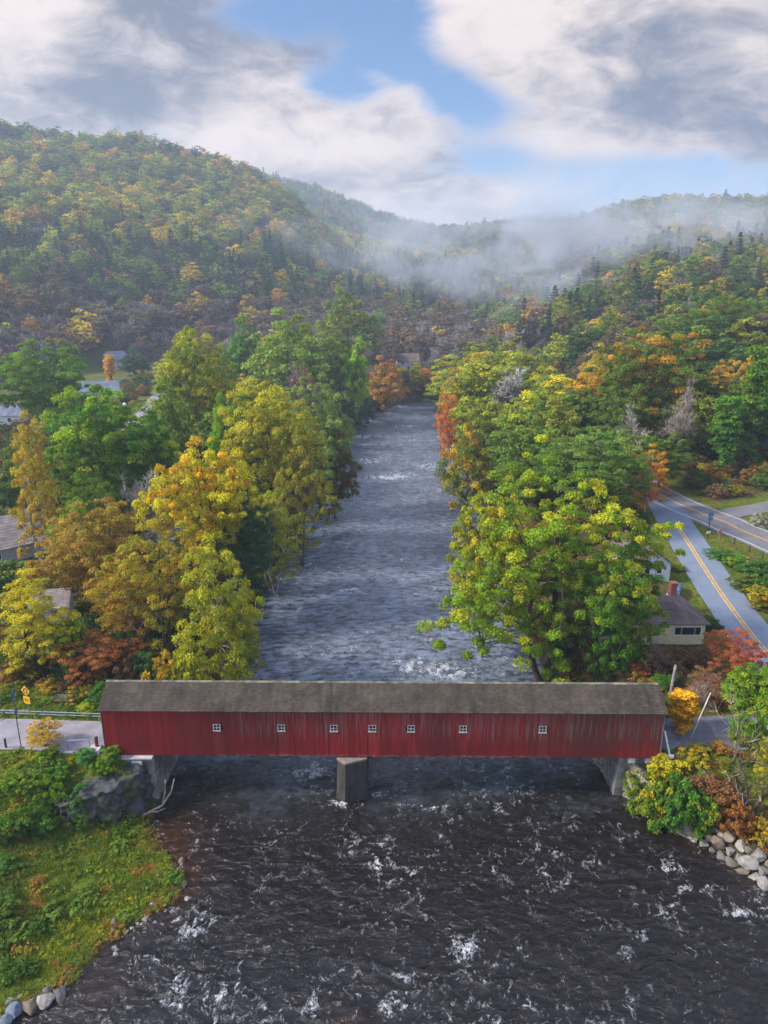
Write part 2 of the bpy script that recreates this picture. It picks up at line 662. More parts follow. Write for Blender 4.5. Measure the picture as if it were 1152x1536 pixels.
m = bpy.data.materials.new('ground_cover')
m.use_nodes = True
T = NT(m.node_tree)
co = T.coord('Object')
a = T.noise(co, 1.7, 8, 0.68)
b_ = T.noise(co, 9.0, 4, 0.6)
f = T.math('ADD', T.ramp(a, 0.3, 0.7, 0.45, 1.25), T.ramp(b_, 0.3, 0.7, -0.25, 0.3))
c = T.mix(1.0, T.attr('cover'), T.comb(f, f, f), 'MULTIPLY')
c = T.mix(T.ramp(T.noise(co, 0.5, 5, 0.6), 0.52, 0.68), c, T.mix(1.0, c, (1.3, 0.95, 0.6), 'MULTIPLY'))
P_ = T.n('ShaderNodeBsdfPrincipled')
T.lk(c, P_.inputs['Base Color'])
P_.inputs['Roughness'].default_value = 0.95
P_.inputs['Specular IOR Level'].default_value = 0.1
T.lk(T.bump(a, 0.6, 0.15), P_.inputs['Normal'])
T.lk(P_.outputs[0], T.n('ShaderNodeOutputMaterial').inputs[0])
GROUND = tag(link('ground', gm, m), kind='structure')


# ------------------------------------------------------------------ road sheets
def strip(pts, hw, lift, off=0.0, step=1.5, s0=0.0, s1=1.0, dash=None):
    A = np.array(pts, float)
    for _ in range(2):      # round the corners
        q = [A[0]]
        for i in range(len(A) - 1):
            q += [A[i] * 0.75 + A[i + 1] * 0.25, A[i] * 0.25 + A[i + 1] * 0.75]
        q.append(A[-1])
        A = np.array(q)
    seg = np.hypot(*np.diff(A, axis=0).T)
    s = np.concatenate([[0], np.cumsum(seg)])
    n = max(3, int(s[-1] * (s1 - s0) / step))
    ss = np.linspace(s[-1] * s0, s[-1] * s1, n)
    X, Y = np.interp(ss, s, A[:, 0]), np.interp(ss, s, A[:, 1])
    tx, ty = np.gradient(X), np.gradient(Y)
    L = np.hypot(tx, ty)
    nx_, ny_ = -ty / L, tx / L
    V, Q = [], []
    cols = [-1, -0.5, 0, 0.5, 1]
    wob = 0.12 * pnoise(ss / 2.2, ss * 0) if hw > 1 else 0 * ss
    zc = None
    for j, c_ in enumerate(cols):
        o_ = off + c_ * (hw + (wob if abs(c_) == 1 else 0))
        x_, y_ = X + nx_ * o_, Y + ny_ * o_
        V.append(np.stack([x_, y_, ground(x_, y_) + lift], 1))
    V = np.concatenate(V)
    for j in range(len(cols) - 1):
        for i in range(n - 1):
            Q.append((j * n + i, (j + 1) * n + i, (j + 1) * n + i + 1, j * n + i + 1))
    return V, Q


def asphalt(name, col, patch=0.25):
    m = bpy.data.materials.new(name)
    m.use_nodes = True
    T = NT(m.node_tree)
    co = T.coord('Object')
    a = T.noise(co, 0.7, 5, 0.6)
    b = T.noise(co, 14.0, 3, 0.6)
    f = T.math('ADD', T.ramp(a, 0.3, 0.7, 1 - patch, 1 + patch), T.ramp(b, 0.35, 0.65, -0.12, 0.12))
    cr = T.noise(T.scaled(co, (1, 1, 1)), 0.9, 8, 0.72, 1.2)
    crk = T.math('ABSOLUTE', T.math('SUBTRACT', cr, 0.5))
    f = T.math('MULTIPLY', f, T.ramp(crk, 0.0, 0.012, 0.72, 1.0))
    c = T.mix(1.0, (*col, 1), T.comb(f, f, f), 'MULTIPLY')
    P = T.n('ShaderNodeBsdfPrincipled')
    T.lk(c, P.inputs['Base Color'])
    P.inputs['Roughness'].default_value = 0.82
    P.inputs['Specular IOR Level'].default_value = 0.35
    T.lk(T.bump(b, 0.2, 0.02), P.inputs['Normal'])
    T.lk(P.outputs[0], T.n('ShaderNodeOutputMaterial').inputs[0])
    return m


def road(name, pts, hw, lift, m, **k):
    V, Q = strip(pts, hw, lift, **k)
    return tag(link(name, np_mesh(name, V, Q, smooth=True), m), kind='structure')


A_SIDE = asphalt('asphalt_blue_grey', (0.155, 0.185, 0.235), 0.07)
A_HWY = asphalt('asphalt_worn', (0.15, 0.14, 0.145), 0.14)
A_LEFT = asphalt('asphalt_pale', (0.235, 0.215, 0.235), 0.16)
A_GRAV = asphalt('gravel_apron', (0.17, 0.165, 0.19), 0.30)
road('road_side', SIDE_ROAD, 3.05, 0.100, A_SIDE, s1=0.80)
road('road_highway', HIGHWAY, 4.5, 0.085, A_HWY)
road('road_bridge_approach_left', LEFT_ROAD, 2.55, 0.09, A_LEFT)
road('road_bridge_approach_right', RIGHT_ROAD, 2.9, 0.08, A_GRAV)
road('driveway', DRIVE, 2.4, 0.075, A_HWY)
road('lane', LANE, 2.6, 0.09, A_LEFT)
road('road_village', TOWN_ROAD, 2.5, 0.08, A_LEFT)
YEL = mat('yellow_road_paint', (0.50, 0.31, 0.10), 0.7, 0.3, 0.25, 3.0)
WHT = mat('white_road_paint', (0.62, 0.62, 0.62), 0.7, 0.3, 0.3, 3.0)
Vs, Qs = [], []


def markings(name, parts, m):
    V_, Q_, b = [], [], 0
    for V, Q in parts:
        V_.append(V)
        Q_ += [tuple(i + b for i in q) for q in Q]
        b += len(V)
    return tag(link(name, np_mesh(name, np.concatenate(V_), Q_), m), kind='structure')


markings('road_markings_yellow', [strip(SIDE_ROAD, 0.13, 0.13, off=o, s0=0.02, s1=0.62) for o in (-0.22, 0.22)]
         + [strip(HIGHWAY, 0.10, 0.115, off=o) for o in (-0.17, 0.17)], YEL)
markings('road_markings_white', [strip(HIGHWAY, 0.09, 0.115, off=o) for o in (-3.7, 3.7)], WHT)


# ------------------------------------------------------------------ water
def water():
    xs = np.arange(-48, 56, 0.27)
    ys, y = [-58.0], -58.0
    while y < 400:
        y += 1.2 if y < 26 else 0.24 if y < 78 else 0.24 + (y - 78) * 0.008
        ys.append(y)
    ys = np.array(ys)
    X, Y = np.meshgrid(xs, ys)
    far = Y[:, 0] > 300
    x, yv = X.ravel().copy(), Y.ravel().copy()
    # stretch the far reach so that the bend is covered
    s = 1 + 2.4 * sstep(yv, 290, 345)
    x = x * s
    rd = river_d(x, yv)
    keep = (rd < 2.6).reshape(X.shape)
    mask = 0.10 + 0.25 * sstep(fbm(x / 9 + 3, yv / 14, 3), -0.2, 0.5)
    spots = [(465, 1165, 2.4, 1.6, 1.5), (512, 1206, 2.2, 0.6, 1.4), (480, 1190, 1.2, 0.7, 1.5), (560, 1192, 1.4, 0.5, 1.3), (655, 1212, 1.4, 0.7, 1.0), (668, 1232, 1.6, 0.8, 0.6), (570, 1285, 2.4, 1.8, 1.2), (590, 1320, 1.6, 1.4, .7),
             (525, 1275, 1.2, 1.4, .6), (620, 1360, 3, 2, .35), (610, 1475, 1.2, 1.3, .9), (585, 1510, 1.4, 1.0, .9), (690, 1425, 1.5, 1.5, .6), (985, 1300, 2.2, .6, 1.0), (1045, 1335, 1.6, .5, .8), (960, 1250, 2, .6, .5),
             (1000, 1370, 2.0, .6, .7), (1110, 1375, 1.8, .6, .9), (900, 1275, .8, .5, .9), (845, 1230, 1.2, .6, .7), (215, 1445, 1.4, .9, 1.0), (285, 1395, 1.6, .9, .9), (300, 1485, 2.4, 1.2, .8), (240, 1510, 2, .9, .9), (150, 1520, 1.5, .8, .7),
             (360, 1430, 2, 1.5, .4), (370, 1500, 2, 1.2, .4), (480, 1500, 2, 1.2, .45), (640, 1002, 4.5, 2.6, 1.0), (690, 1015, 3, 1.6, .8), (527, 886, 2.4, 1.2, 1.0), (580, 782, 2.4, 3, .9),
             (600, 714, 6, 3.5, 1.0), (570, 718, 6, 3, .9), (650, 735, 4, 3, .6), (640, 700, 6, 4, .7), (420, 868, 1.6, 2.2, 1.0), (490, 795, 2, 3.5, .6), (460, 850, 2, 3, .5), (600, 840, 3, 3, .35), (655, 940, 3, 2, .5),
             (560, 632, 4, 4, .9), (610, 640, 4, 3, .9), (540, 655, 4, 4, .8), (600, 610, 4, 3, 1.0), (620, 660, 6, 6, .5), (560, 690, 6, 5, .6), (800, 1330, 3, 2, .4), (740, 1290, 2, 1.5, .5), (930, 1420, 3, 2, .35), (800, 1470, 4, 2, .3), (700, 1500, 3, 1.5, .35), (750, 1170, 4, 2, .35), (620, 1150, 4, 2, .35)]
    for px, py, rx, ry, w in spots:
        p = at(px, py, 0)
        mask = mask + (w * 0.62 if py > 1230 else w * 1.15 if py < 1010 else w) * np.exp(-(((x - p.x) / rx) ** 2 + ((yv - p.y) / ry) ** 2))
    calm = at(430, 1400, 0)
    mask = mask * (1 - 0.8 * np.exp(-(((x - calm.x) / 3.0) ** 2 + ((yv - calm.y) / 4.0) ** 2)))
    shade = np.exp(-(((x + 14) / 7) ** 2 + ((yv - 57) / 5.5) ** 2))
    mask = mask * (1 - 0.8 * shade)
    mask = np.clip(mask, 0, 1.5)
    wx = x + 1.2 * fbm(x / 3.5, yv / 3.5, 2)
    wy = yv + 1.2 * fbm(x / 3.5 + 40, yv / 3.5, 2)
    h = 0.11 * fbm(wx / 3.2, wy / 2.2, 2)
    rid = 1 - 2 * np.abs(fbm(wx / 1.7 + 9, wy / 1.15, 3))
    h = h + 0.075 * rid + 0.03 * fbm(x / .6, yv / .5, 2)
    h = h * (1.2 + 0.9 * np.clip(mask, 0, 1.2)) * (1 - 0.05 * sstep(yv, 62, 90))
    h = h + 0.14 * np.clip(mask - 0.5, 0, 1) * sstep(rid, 0.2, 1)
    # bow wave round the pier
    V = np.stack([x, yv, h], 1)
    shallow = np.zeros(len(x))
    for px, py, rx, ry, w in [(255, 1265, 2.6, 3.2, 1.0), (275, 1325, 1.6, 2.4, .6), (160, 1490, 2.0, 1.6, .35), (520, 1535, 1.5, 1, .5)]:
        p = at(px, py, 0)
        shallow += w * np.exp(-(((x - p.x) / rx) ** 2 + ((yv - p.y) / ry) ** 2))
    shallow = np.clip(shallow + 0.25 * (1 - sstep(-rd, 0, 3.0)) * (yv < 70), 0, 1)
    ridn = np.clip((rid + 0.2) / 1.2, 0, 1)
    data = np.stack([np.clip(mask / 1.5, 0, 1), shallow, ridn, np.ones(len(x))], 1)
    n_y, n_x = X.shape
    idx = np.arange(n_y * n_x).reshape(n_y, n_x)
    cell = keep[:-1, :-1] | keep[1:, :-1] | keep[:-1, 1:] | keep[1:, 1:]
    Q = np.stack([idx[:-1, :-1], idx[:-1, 1:], idx[1:, 1:], idx[1:, :-1]], -1)[cell]
    used = np.unique(Q)
    re = np.full(n_y * n_x, -1)
    re[used] = np.arange(len(used))
    me = np_mesh('river_water', V[used], re[Q], smooth=True, point_cols={'flow': data[used]})
    m = bpy.data.materials.new('river_water')
    m.use_nodes = True
    T = NT(m.node_tree)
    co = T.coord('Object')
    fl = T.sep(T.attr('flow'))
    msk, sh, rg = fl[0], fl[1], fl[2]
    wn = T.n('ShaderNodeTexNoise')
    T.lk(co, wn.inputs['Vector'])
    wn.inputs['Scale'].default_value = 0.8
    wn.inputs['Detail'].default_value = 3
    wm = T.n('ShaderNodeVectorMath', operation='MULTIPLY_ADD')
    T.lk(wn.outputs['Color'], wm.inputs[0])
    wm.inputs[1].default_value = (1.6, 1.6, 0)
    T.lk(co, wm.inputs[2])
    wc = wm.outputs[0]
    fa = T.noise(T.scaled(wc, (1.0, 0.5, 1)), 1.05, 6, 0.60)
    fb = T.noise(T.scaled(wc, (1.0, 0.55, 1), (13, 7, 0)), 3.6, 5, 0.66)
    rid_a = T.math('SUBTRACT', 1.0, T.math('MULTIPLY', T.math('ABSOLUTE', T.math('SUBTRACT', fa, 0.5)), 5.0))
    rid_b = T.math('SUBTRACT', 1.0, T.math('MULTIPLY', T.math('ABSOLUTE', T.math('SUBTRACT', fb, 0.5)), 4.5))
    fc = T.noise(T.scaled(wc, (1.0, 0.7, 1), (5, 3, 0)), 0.33, 3, 0.55)
    s1 = T.math('ADD', T.math('MULTIPLY', rid_a, 0.36), T.math('MULTIPLY', rid_b, 0.42))
    s1 = T.math('ADD', s1, T.math('MULTIPLY', msk, 0.40))
    s1 = T.math('ADD', s1, T.math('MULTIPLY', T.math('SUBTRACT', fc, 0.5), 0.55))
    s1 = T.math('ADD', s1, T.math('MULTIPLY', T.math('SUBTRACT', rg, 0.5), 0.42))
    foam = T.ramp(s1, 0.875, 1.14, 0.0, 0.85)
    foam = T.math('MULTIPLY', foam, T.ramp(T.noise(co, 5.0, 4, 0.7), 0.34, 0.58, 0.15, 1.0))
    base = T.mix(sh, (0.0085, 0.0062, 0.0052), (0.032, 0.013, 0.004))
    tur = T.noise(T.scaled(wc, (1, .7, 1), (3, 31, 0)), 0.9, 6, 0.62)
    base = T.mix(T.ramp(tur, 0.50, 0.74, 0, 0.5), base, (0.024, 0.016, 0.012))
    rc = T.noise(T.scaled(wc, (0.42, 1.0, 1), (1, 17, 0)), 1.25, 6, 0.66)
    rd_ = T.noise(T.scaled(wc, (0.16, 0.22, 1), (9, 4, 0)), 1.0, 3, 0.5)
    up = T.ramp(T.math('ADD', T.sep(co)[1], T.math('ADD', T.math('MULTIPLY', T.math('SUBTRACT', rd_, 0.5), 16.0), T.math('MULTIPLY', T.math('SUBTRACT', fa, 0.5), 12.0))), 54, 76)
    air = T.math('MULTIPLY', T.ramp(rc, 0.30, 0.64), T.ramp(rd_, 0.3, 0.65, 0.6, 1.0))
    base = T.mix(T.math('MULTIPLY', up, air), base, (0.18, 0.22, 0.285))  # upstream sky reflection painted as blue-grey into the water's base colour
    base = T.mix(foam, base, (0.78, 0.78, 0.80))
    P = T.n('ShaderNodeBsdfPrincipled')
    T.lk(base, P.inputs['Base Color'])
    T.lk(T.math('ADD', T.math('MULTIPLY', foam, 0.5), 0.06), P.inputs['Roughness'])
    P.inputs['IOR'].default_value = 1.333
    P.inputs['Specular IOR Level'].default_value = 0.75
    bn = T.math('ADD', T.math('MULTIPLY', T.noise(T.scaled(wc, (.7, 1.15, 1)), 1.3, 3, 0.5), 1.0), T.math('MULTIPLY', rid_b, 0.10))
    bn = T.math('ADD', bn, T.math('MULTIPLY', foam, 0.12))
    T.lk(T.bump(bn, 1.0, 0.34), P.inputs['Normal'])
    T.lk(P.outputs[0], T.n('ShaderNodeOutputMaterial').inputs[0])
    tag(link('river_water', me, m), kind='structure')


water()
# ------------------------------------------------------------------ tree meshes
def foliage_mat():
    m = bpy.data.materials.new('foliage')
    m.use_nodes = True
    T = NT(m.node_tree)
    v = T.sep(T.attr('var'))
    ta = T.attr('tint_a', 'INSTANCER')
    tb = T.attr('tint_b', 'INSTANCER')
    co = T.coord('Object')
    blot = T.noise(co, 0.22, 2, 0.5)
    g = T.math('ADD', v[1], T.math('MULTIPLY', T.math('SUBTRACT', blot, 0.5), 1.1))
    c = T.mix(T.ramp(g, 0.45, 0.85), ta, tb)
    f = T.math('ADD', T.math('MULTIPLY', v[0], 1.1), 1.1)
    f = T.math('MULTIPLY', f, T.math('ADD', T.math('MULTIPLY', v[2], 0.5), 0.75))
    c = T.mix(1.0, c, T.comb(f, f, f), 'MULTIPLY')
    hs = T.n('ShaderNodeHueSaturation')
    T.lk(T.math('ADD', T.math('MULTIPLY', v[0], 0.035), 0.4825), hs.inputs['Hue'])
    T.lk(c, hs.inputs['Color'])
    P = T.n('ShaderNodeBsdfPrincipled')
    T.lk(hs.outputs[0], P.inputs['Base Color'])
    P.inputs['Roughness'].default_value = 0.6
    P.inputs['Specular IOR Level'].default_value = 0.18
    tr = T.n('ShaderNodeBsdfTranslucent')
    T.lk(T.mix(1.0, hs.outputs[0], (1.25, 1.2, 0.7), 'MULTIPLY'), tr.inputs[0])
    ms = T.n('ShaderNodeMixShader')
    ms.inputs[0].default_value = 0.42
    T.lk(P.outputs[0], ms.inputs[1])
    T.lk(tr.outputs[0], ms.inputs[2])
    T.lk(ms.outputs[0], T.n('ShaderNodeOutputMaterial').inputs[0])
    return m


FOL = foliage_mat()
TWIG = bpy.data.materials.new('bare_twigs')
TWIG.use_nodes = True
_T = NT(TWIG.node_tree)
_c = _T.attr('tint_a', 'INSTANCER')
_v = _T.sep(_T.attr('var'))[0]
_f = _T.math('ADD', _T.math('MULTIPLY', _v, 0.9), 0.55)
_p = _T.n('ShaderNodeBsdfPrincipled')
_T.lk(_T.mix(1.0, _c, _T.comb(_f, _f, _f), 'MULTIPLY'), _p.inputs['Base Color'])
_p.inputs['Roughness'].default_value = 0.8
_T.lk(_p.outputs[0], _T.n('ShaderNodeOutputMaterial').inputs[0])
BARK = mat('bark_grey_brown', (0.085, 0.066, 0.05), 0.9, 0.1, 0.4, 2.5, 0.08)
BARK_PALE = mat('bark_pale', (0.34, 0.31, 0.27), 0.85, 0.1, 0.45, 1.2, 0.05)
BARK_DARK = mat('bark_dark', (0.035, 0.027, 0.022), 0.9, 0.1, 0.35, 2.0, 0.05)


def unit(a):
    return a / np.maximum(np.linalg.norm(a, axis=1, keepdims=True), 1e-9)


def leaf_quads(P, N, size, r, aspect=0.58, droop=None):
    n = len(P)
    t = r.normal(size=(n, 3))
    if droop is not None:
        t = t * 0.6 + droop
    t = unit(t - N * (t * N).sum(1, keepdims=True))
    b = np.cross(N, t)
    s = size[:, None]
    V = np.stack([P + t * s * 0.6, P + b * s * aspect * 0.6 + N * s * 0.08, P - t * s * 0.6, P - b * s * aspect * 0.6 + N * s * 0.08], 1).reshape(-1, 3)
    return V, np.arange(n * 4).reshape(n, 4)


def clump_leaves(C, R, per, leaf, r, flat=0.7, up=0.35, shell=0.5):
    """leaves spread through ellipsoid clumps; faces turn outwards and up"""
    n = len(C) * per
    ci = np.repeat(np.arange(len(C)), per)
    d = unit(r.normal(size=(n, 3)))
    d[:, 2] = np.where(d[:, 2] < -0.35, -d[:, 2], d[:, 2])
    rad = (shell + (1 - shell) * r.random(n)) ** 0.9
    rad = rad * (0.8 + 0.35 * r.random(n))
    off = d * rad[:, None] * R[ci][:, None]
    off[:, 2] *= flat
    P = C[ci] + off
    N = unit(d * 0.75 + r.normal(size=(n, 3)) * 0.55 + np.array([0, 0, up]))
    size = leaf * (0.65 + 0.7 * r.random(n))
    return P, N, size, ci


class Tree:
    pass


def bent(a, b, r, k=5, sag=0.12):
    a, b = np.asarray(a, float), np.asarray(b, float)
    L = np.linalg.norm(b - a)
    w = r.normal(size=3) * L * 0.06
    pts = []
    for t in np.linspace(0, 1, k):
        p = a * (1 - t) + b * t + w * math.sin(math.pi * t) + np.array([0, 0, 1]) * L * sag * math.sin(math.pi * t)
        pts.append(p)
    return pts


def deciduous(name, seed, h=20.0, spread=0.40, lo=0.22, n_clump=70, per=90, leaf=0.42, limbs=7, crad=(0.075, 0.125), fill=0.45, flat=0.72, lean=(0, 0),
              forks=1, trunk_r=None, twigs=True, bark=None, lobes=0.28, side=1.0):
    r = np.random.default_rng(seed)
    T = Tree()
    cz, rz, rx = h * (1 + lo) / 2, h * (1 - lo) / 2, h * spread
    ph = r.uniform(0, 6.28, 6)

    def env(d):
        a = np.arctan2(d[:, 1], d[:, 0])
        e = d[:, 2]
        return 1 - lobes / 2 + lobes * (0.45 * np.sin(2 * a + ph[0] + 2 * e) + 0.35 * np.sin(3 * a + ph[1] - 3 * e) + 0.3 * np.sin(5 * a + ph[2] + 5 * e) + 0.25 * np.sin(4 * e + ph[3]))
    C = []
    tries = 0
    minr = 0.9 * (4.2 * rx * rx * rz / n_clump) ** (1 / 3) * 0.78
    while len(C) < n_clump and tries < 9000:
        tries += 1
        d = unit(r.normal(size=(1, 3)))
        if d[0, 2] < -0.55 and r.random() < 0.6:
            continue
        rad = (fill + (1 - fill) * r.random() ** 0.55) * env(d)[0]
        p = d[0] * rad * np.array([rx, rx * side, rz])
        zt = (p[2] + rz) / (2 * rz)
        p = p * np.array([1.08 - 0.25 * zt * zt, 1.08 - 0.25 * zt * zt, 1]) + np.array([lean[0] * zt * h, lean[1] * zt * h, cz])
        if C and min(np.linalg.norm(p - q) for q in C) < minr * (1 if tries < 5000 else 0.6):
            continue
        C.append(p)
    C = np.array(C)
    R = h * r.uniform(crad[0], crad[1], len(C))
    P, N, size, ci = clump_leaves(C, R, per, leaf, r, flat)
    g = r.random(len(C))
    hz = (C[:, 2] - C[:, 2].min()) / (np.ptp(C[:, 2]) + 1e-6)
    g = 0.7 * g + 0.3 * hz
    cl3 = r.random(len(C))
    V, Q = leaf_quads(P, N, size, r)
    col = np.stack([r.random(len(P)), np.clip(g[ci] + r.normal(size=len(P)) * 0.06, 0, 1), cl3[ci], np.ones(len(P))], 1)
    T.crown = np_mesh(name + '_crown', V, Q, face_col=col)
    T.crown.materials.append(FOL)
    # wood
    B = MB()
    tr = trunk_r or h * 0.017
    top = np.array([lean[0] * h * 0.8, lean[1] * h * 0.8, h * 0.80])
    k_pts = []
    for f in range(forks):
        base = np.array([0, 0, -0.6]) + (r.normal(size=3) * np.array([1, 1, 0]) * h * 0.015 if f else 0)
        tp = top + (np.array([r.uniform(-.4, .4) * rx, r.uniform(-.4, .4) * rx, -h * 0.08 * r.random()]) if f else 0)
        tp_pts = bent(base, tp, r, 8, 0.0)
        rr = [tr * (1.25 if i == 0 else 1.0) * (1 - 0.85 * i / 7) * (1 if f == 0 else 0.75) for i in range(8)]
        B.tube(tp_pts, rr, 7)
        k_pts += [(tp_pts[i], rr[i]) for i in range(2, 7)]
    nodes = []
    for i in range(limbs):
        sp, sr = k_pts[r.integers(0, len(k_pts))]
        tgt = C[r.integers(0, len(C))]
        if tgt[2] < sp[2] - h * 0.05:
            tgt = tgt + np.array([0, 0, h * 0.08])
        pts = bent(sp, tgt, r, 6, 0.08)
        rr = [max(0.03, sr * 0.62 * (1 - 0.8 * j / 5)) for j in range(6)]
        B.tube(pts, rr, 5)
        nodes += [(pts[j], rr[j]) for j in range(1, 6)]
    nodes += k_pts
    NP = np.array([n_[0] for n_ in nodes])
    if twigs:
        for c_ in C:
            j = int(np.argmin(np.linalg.norm(NP - c_, axis=1) + 0.6 * np.maximum(0, NP[:, 2] - c_[2])))
            pts = bent(NP[j], c_, r, 4, 0.06)
            r0 = min(nodes[j][1] * 0.6, h * 0.005)
            B.tube(pts, [r0, r0 * 0.75, r0 * 0.5, r0 * 0.25], 4, cap=False)
    T.trunk = B.mesh(name + '_trunk', smooth=True, fix=False)
    T.trunk.materials.append(bark or BARK)
    T.h = h
    T.rx = rx
    return T


def conifer(name, seed, h=22.0, R=0.17, lo=0.12, whorls=22, br=6, per=26, leaf=0.5, ragged=0.3):
    r = np.random.default_rng(seed)
    T = Tree()
    B = MB()
    B.tube([(0, 0, -0.6), (0, 0, h * 0.5), (0, 0, h)], [h * 0.013, h * 0.009, 0.02], 6)
    Ps, Ns, Ss, cs = [], [], [], []
    for w in range(whorls):
        t = w / (whorls - 1)
        z = h * (lo + (0.985 - lo) * t)
        L = h * R * ((1 - t) ** 0.75 + 0.05) * (1 - ragged * r.random())
        a0 = r.uniform(0, 6.28)
        for k in range(br):
            a = a0 + 6.283 * k / br + r.normal() * 0.2
            Lk = L * (1 - ragged * r.random())
            dirv_ = np.array([math.cos(a), math.sin(a), 0])
            tilt = 0.35 * t + 0.02 + r.normal() * 0.06
            end = np.array([0, 0, z]) + dirv_ * Lk + np.array([0, 0, Lk * tilt])
            if L > h * 0.05:
                B.tube([(0, 0, z), tuple(end)], [h * 0.003, 0.02], 3, cap=False)
            n = max(5, int(per * Lk / (h * R)))
            s = 0.2 + 0.85 * r.random(n) ** 0.7
            perp = np.array([-dirv_[1], dirv_[0], 0])
            wid = Lk * 0.30 * (1.15 - s)
            p = np.array([0, 0, z]) + s[:, None] * (end - np.array([0, 0, z])) + (r.normal(size=n) * wid)[:, None] * perp + np.stack([0 * s, 0 * s, r.normal(size=n) * 0.02 * h * 0.5 - 0.03 * Lk * s], 1)
            Ps.append(p)
            Ns.append(unit(np.array([0, 0, 1.0]) + dirv_ * 0.5 + r.normal(size=(n, 3)) * 0.35))
            Ss.append(leaf * (0.6 + 0.8 * r.random(n)))
            cs.append(np.full(n, r.random()))
    P, N, S, c3 = np.concatenate(Ps), np.concatenate(Ns), np.concatenate(Ss), np.concatenate(cs)
    V, Q = leaf_quads(P, N, S, r, 0.5)
    col = np.stack([r.random(len(P)), c3 * 0.8, r.random(len(P)) * 0.6 + 0.2, np.ones(len(P))], 1)
    T.crown = np_mesh(name + '_crown', V, Q, face_col=col)
    T.crown.materials.append(FOL)
    T.trunk = B.mesh(name + '_trunk', smooth=True, fix=False)
    T.trunk.materials.append(BARK)
    T.h = h
    T.rx = h * R
    return T


def bare(name, seed, h=16.0, spread=0.3, levels=4, kids=(5, 4, 4), twig_w=0.07, forks=2, bark=None, n_twigs=18):
    r = np.random.default_rng(seed)
    T = Tree()
    B = MB()
    tips = []

    def grow(p, d, L, rad, lev):
        p = np.array(p, float)
        d = d / np.linalg.norm(d)
        q = p + d * L
        pts = bent(p, q, r, 4, 0.03)
        B.tube(pts, [rad, rad * 0.8, rad * 0.62, rad * 0.45], 5 if lev < 2 else 3, cap=False)
        if lev >= levels - 1:
            tips.append((pts[1], pts[2], pts[3], d))
            return
        for i in range(kids[min(lev, len(kids) - 1)]):
            t = 0.35 + 0.65 * (i + r.random()) / kids[min(lev, len(kids) - 1)]
            sp = p + d * L * t
            nd = d * 0.75 + r.normal(size=3) * 0.55 * (spread / 0.3) + np.array([0, 0, 0.35])
            grow(sp, nd, L * r.uniform(0.5, 0.7), rad * 0.5, lev + 1)
    for f in range(forks):
        grow((r.normal() * 0.1, r.normal() * 0.1, -0.5), np.array([r.normal() * 0.14, r.normal() * 0.14, 1.0]), h * 0.52, h * 0.011, 0)
    Vs, n = [], 0
    for a, b, c, d in tips:
        for i in range(n_twigs):
            s = (np.array(a), np.array(b), np.array(c))[r.integers(0, 3)]
            dd = unit((d * 0.7 + r.normal(size=3) * 0.6 + np.array([0, 0, 0.25]))[None])[0]
            L = h * r.uniform(0.05, 0.11)
            w = unit(np.cross(dd, r.normal(size=3))[None])[0] * twig_w
            e = s + dd * L
            Vs += [s - w, s + w, e + w * 0.25, e - w * 0.25]
            n += 1
    col = np.stack([r.random(n), r.random(n), r.random(n), np.ones(n)], 1)
    T.crown = np_mesh(name + '_crown', np.array(Vs), np.arange(n * 4).reshape(n, 4), face_col=col)
    T.crown.materials.append(TWIG)
    T.trunk = B.mesh(name + '_trunk', smooth=True, fix=False)
    T.trunk.materials.append(bark or BARK)
    T.h = float(np.array(Vs)[:, 2].max())
    T.rx = h * 0.3
    return T


# near trees carry small leaves, far ones larger leaf clusters
BANK = {}
BANK['near'] = [deciduous('near_broad', 11, 20, 0.42, 0.18, 230, 210, 0.27, 9, (0.026, 0.072), 0.3, lobes=0.36),
                deciduous('near_round', 12, 20, 0.40, 0.12, 240, 200, 0.27, 9, (0.026, 0.072), 0.3, lobes=0.46),
                deciduous('near_tall', 13, 20, 0.31, 0.15, 200, 210, 0.27, 9, (0.026, 0.070), 0.3, lobes=0.5)]
BANK['airy'] = [deciduous('airy_a', 21, 18, 0.36, 0.10, 130, 150, 0.26, 12, (0.035, 0.07), 0.25, forks=3, bark=BARK_PALE, lobes=0.45),
                deciduous('airy_b', 22, 18, 0.33, 0.06, 140, 145, 0.26, 12, (0.035, 0.07), 0.25, forks=2, bark=BARK_PALE, lobes=0.45),
                deciduous('airy_c', 23, 18, 0.40, 0.12, 130, 160, 0.26, 12, (0.035, 0.07), 0.25, forks=2, bark=BARK, lobes=0.45)]
BANK['mid'] = [deciduous('mid_a', 31, 18, 0.42, 0.12, 80, 100, 0.55, 7, (0.07, 0.115), 0.4),
               deciduous('mid_b', 32, 18, 0.36, 0.10, 80, 100, 0.55, 7, (0.065, 0.11), 0.4, lobes=0.4),
               deciduous('mid_c', 33, 18, 0.48, 0.14, 85, 100, 0.55, 7, (0.065, 0.11), 0.4, lobes=0.36),
               deciduous('mid_d', 34, 18, 0.30, 0.08, 75, 90, 0.55, 7, (0.06, 0.10), 0.35, lobes=0.45)]
BANK['column'] = [deciduous('column_a', 41, 14, 0.14, 0.04, 60, 110, 0.36, 5, (0.05, 0.08), 0.2)]
BANK['shrub'] = [deciduous('shrub_a', 51, 3.2, 0.62, -0.15, 55, 70, 0.20, 6, (0.10, 0.17), 0.3, trunk_r=0.05, twigs=True),
                 deciduous('shrub_b', 52, 3.2, 0.50, -0.10, 50, 70, 0.20, 6, (0.10, 0.16), 0.3, trunk_r=0.05, lobes=0.45),
                 deciduous('shrub_c', 53, 3.2, 0.80, -0.2, 60, 70, 0.20, 6, (0.10, 0.17), 0.3, trunk_r=0.05, lobes=0.45)]
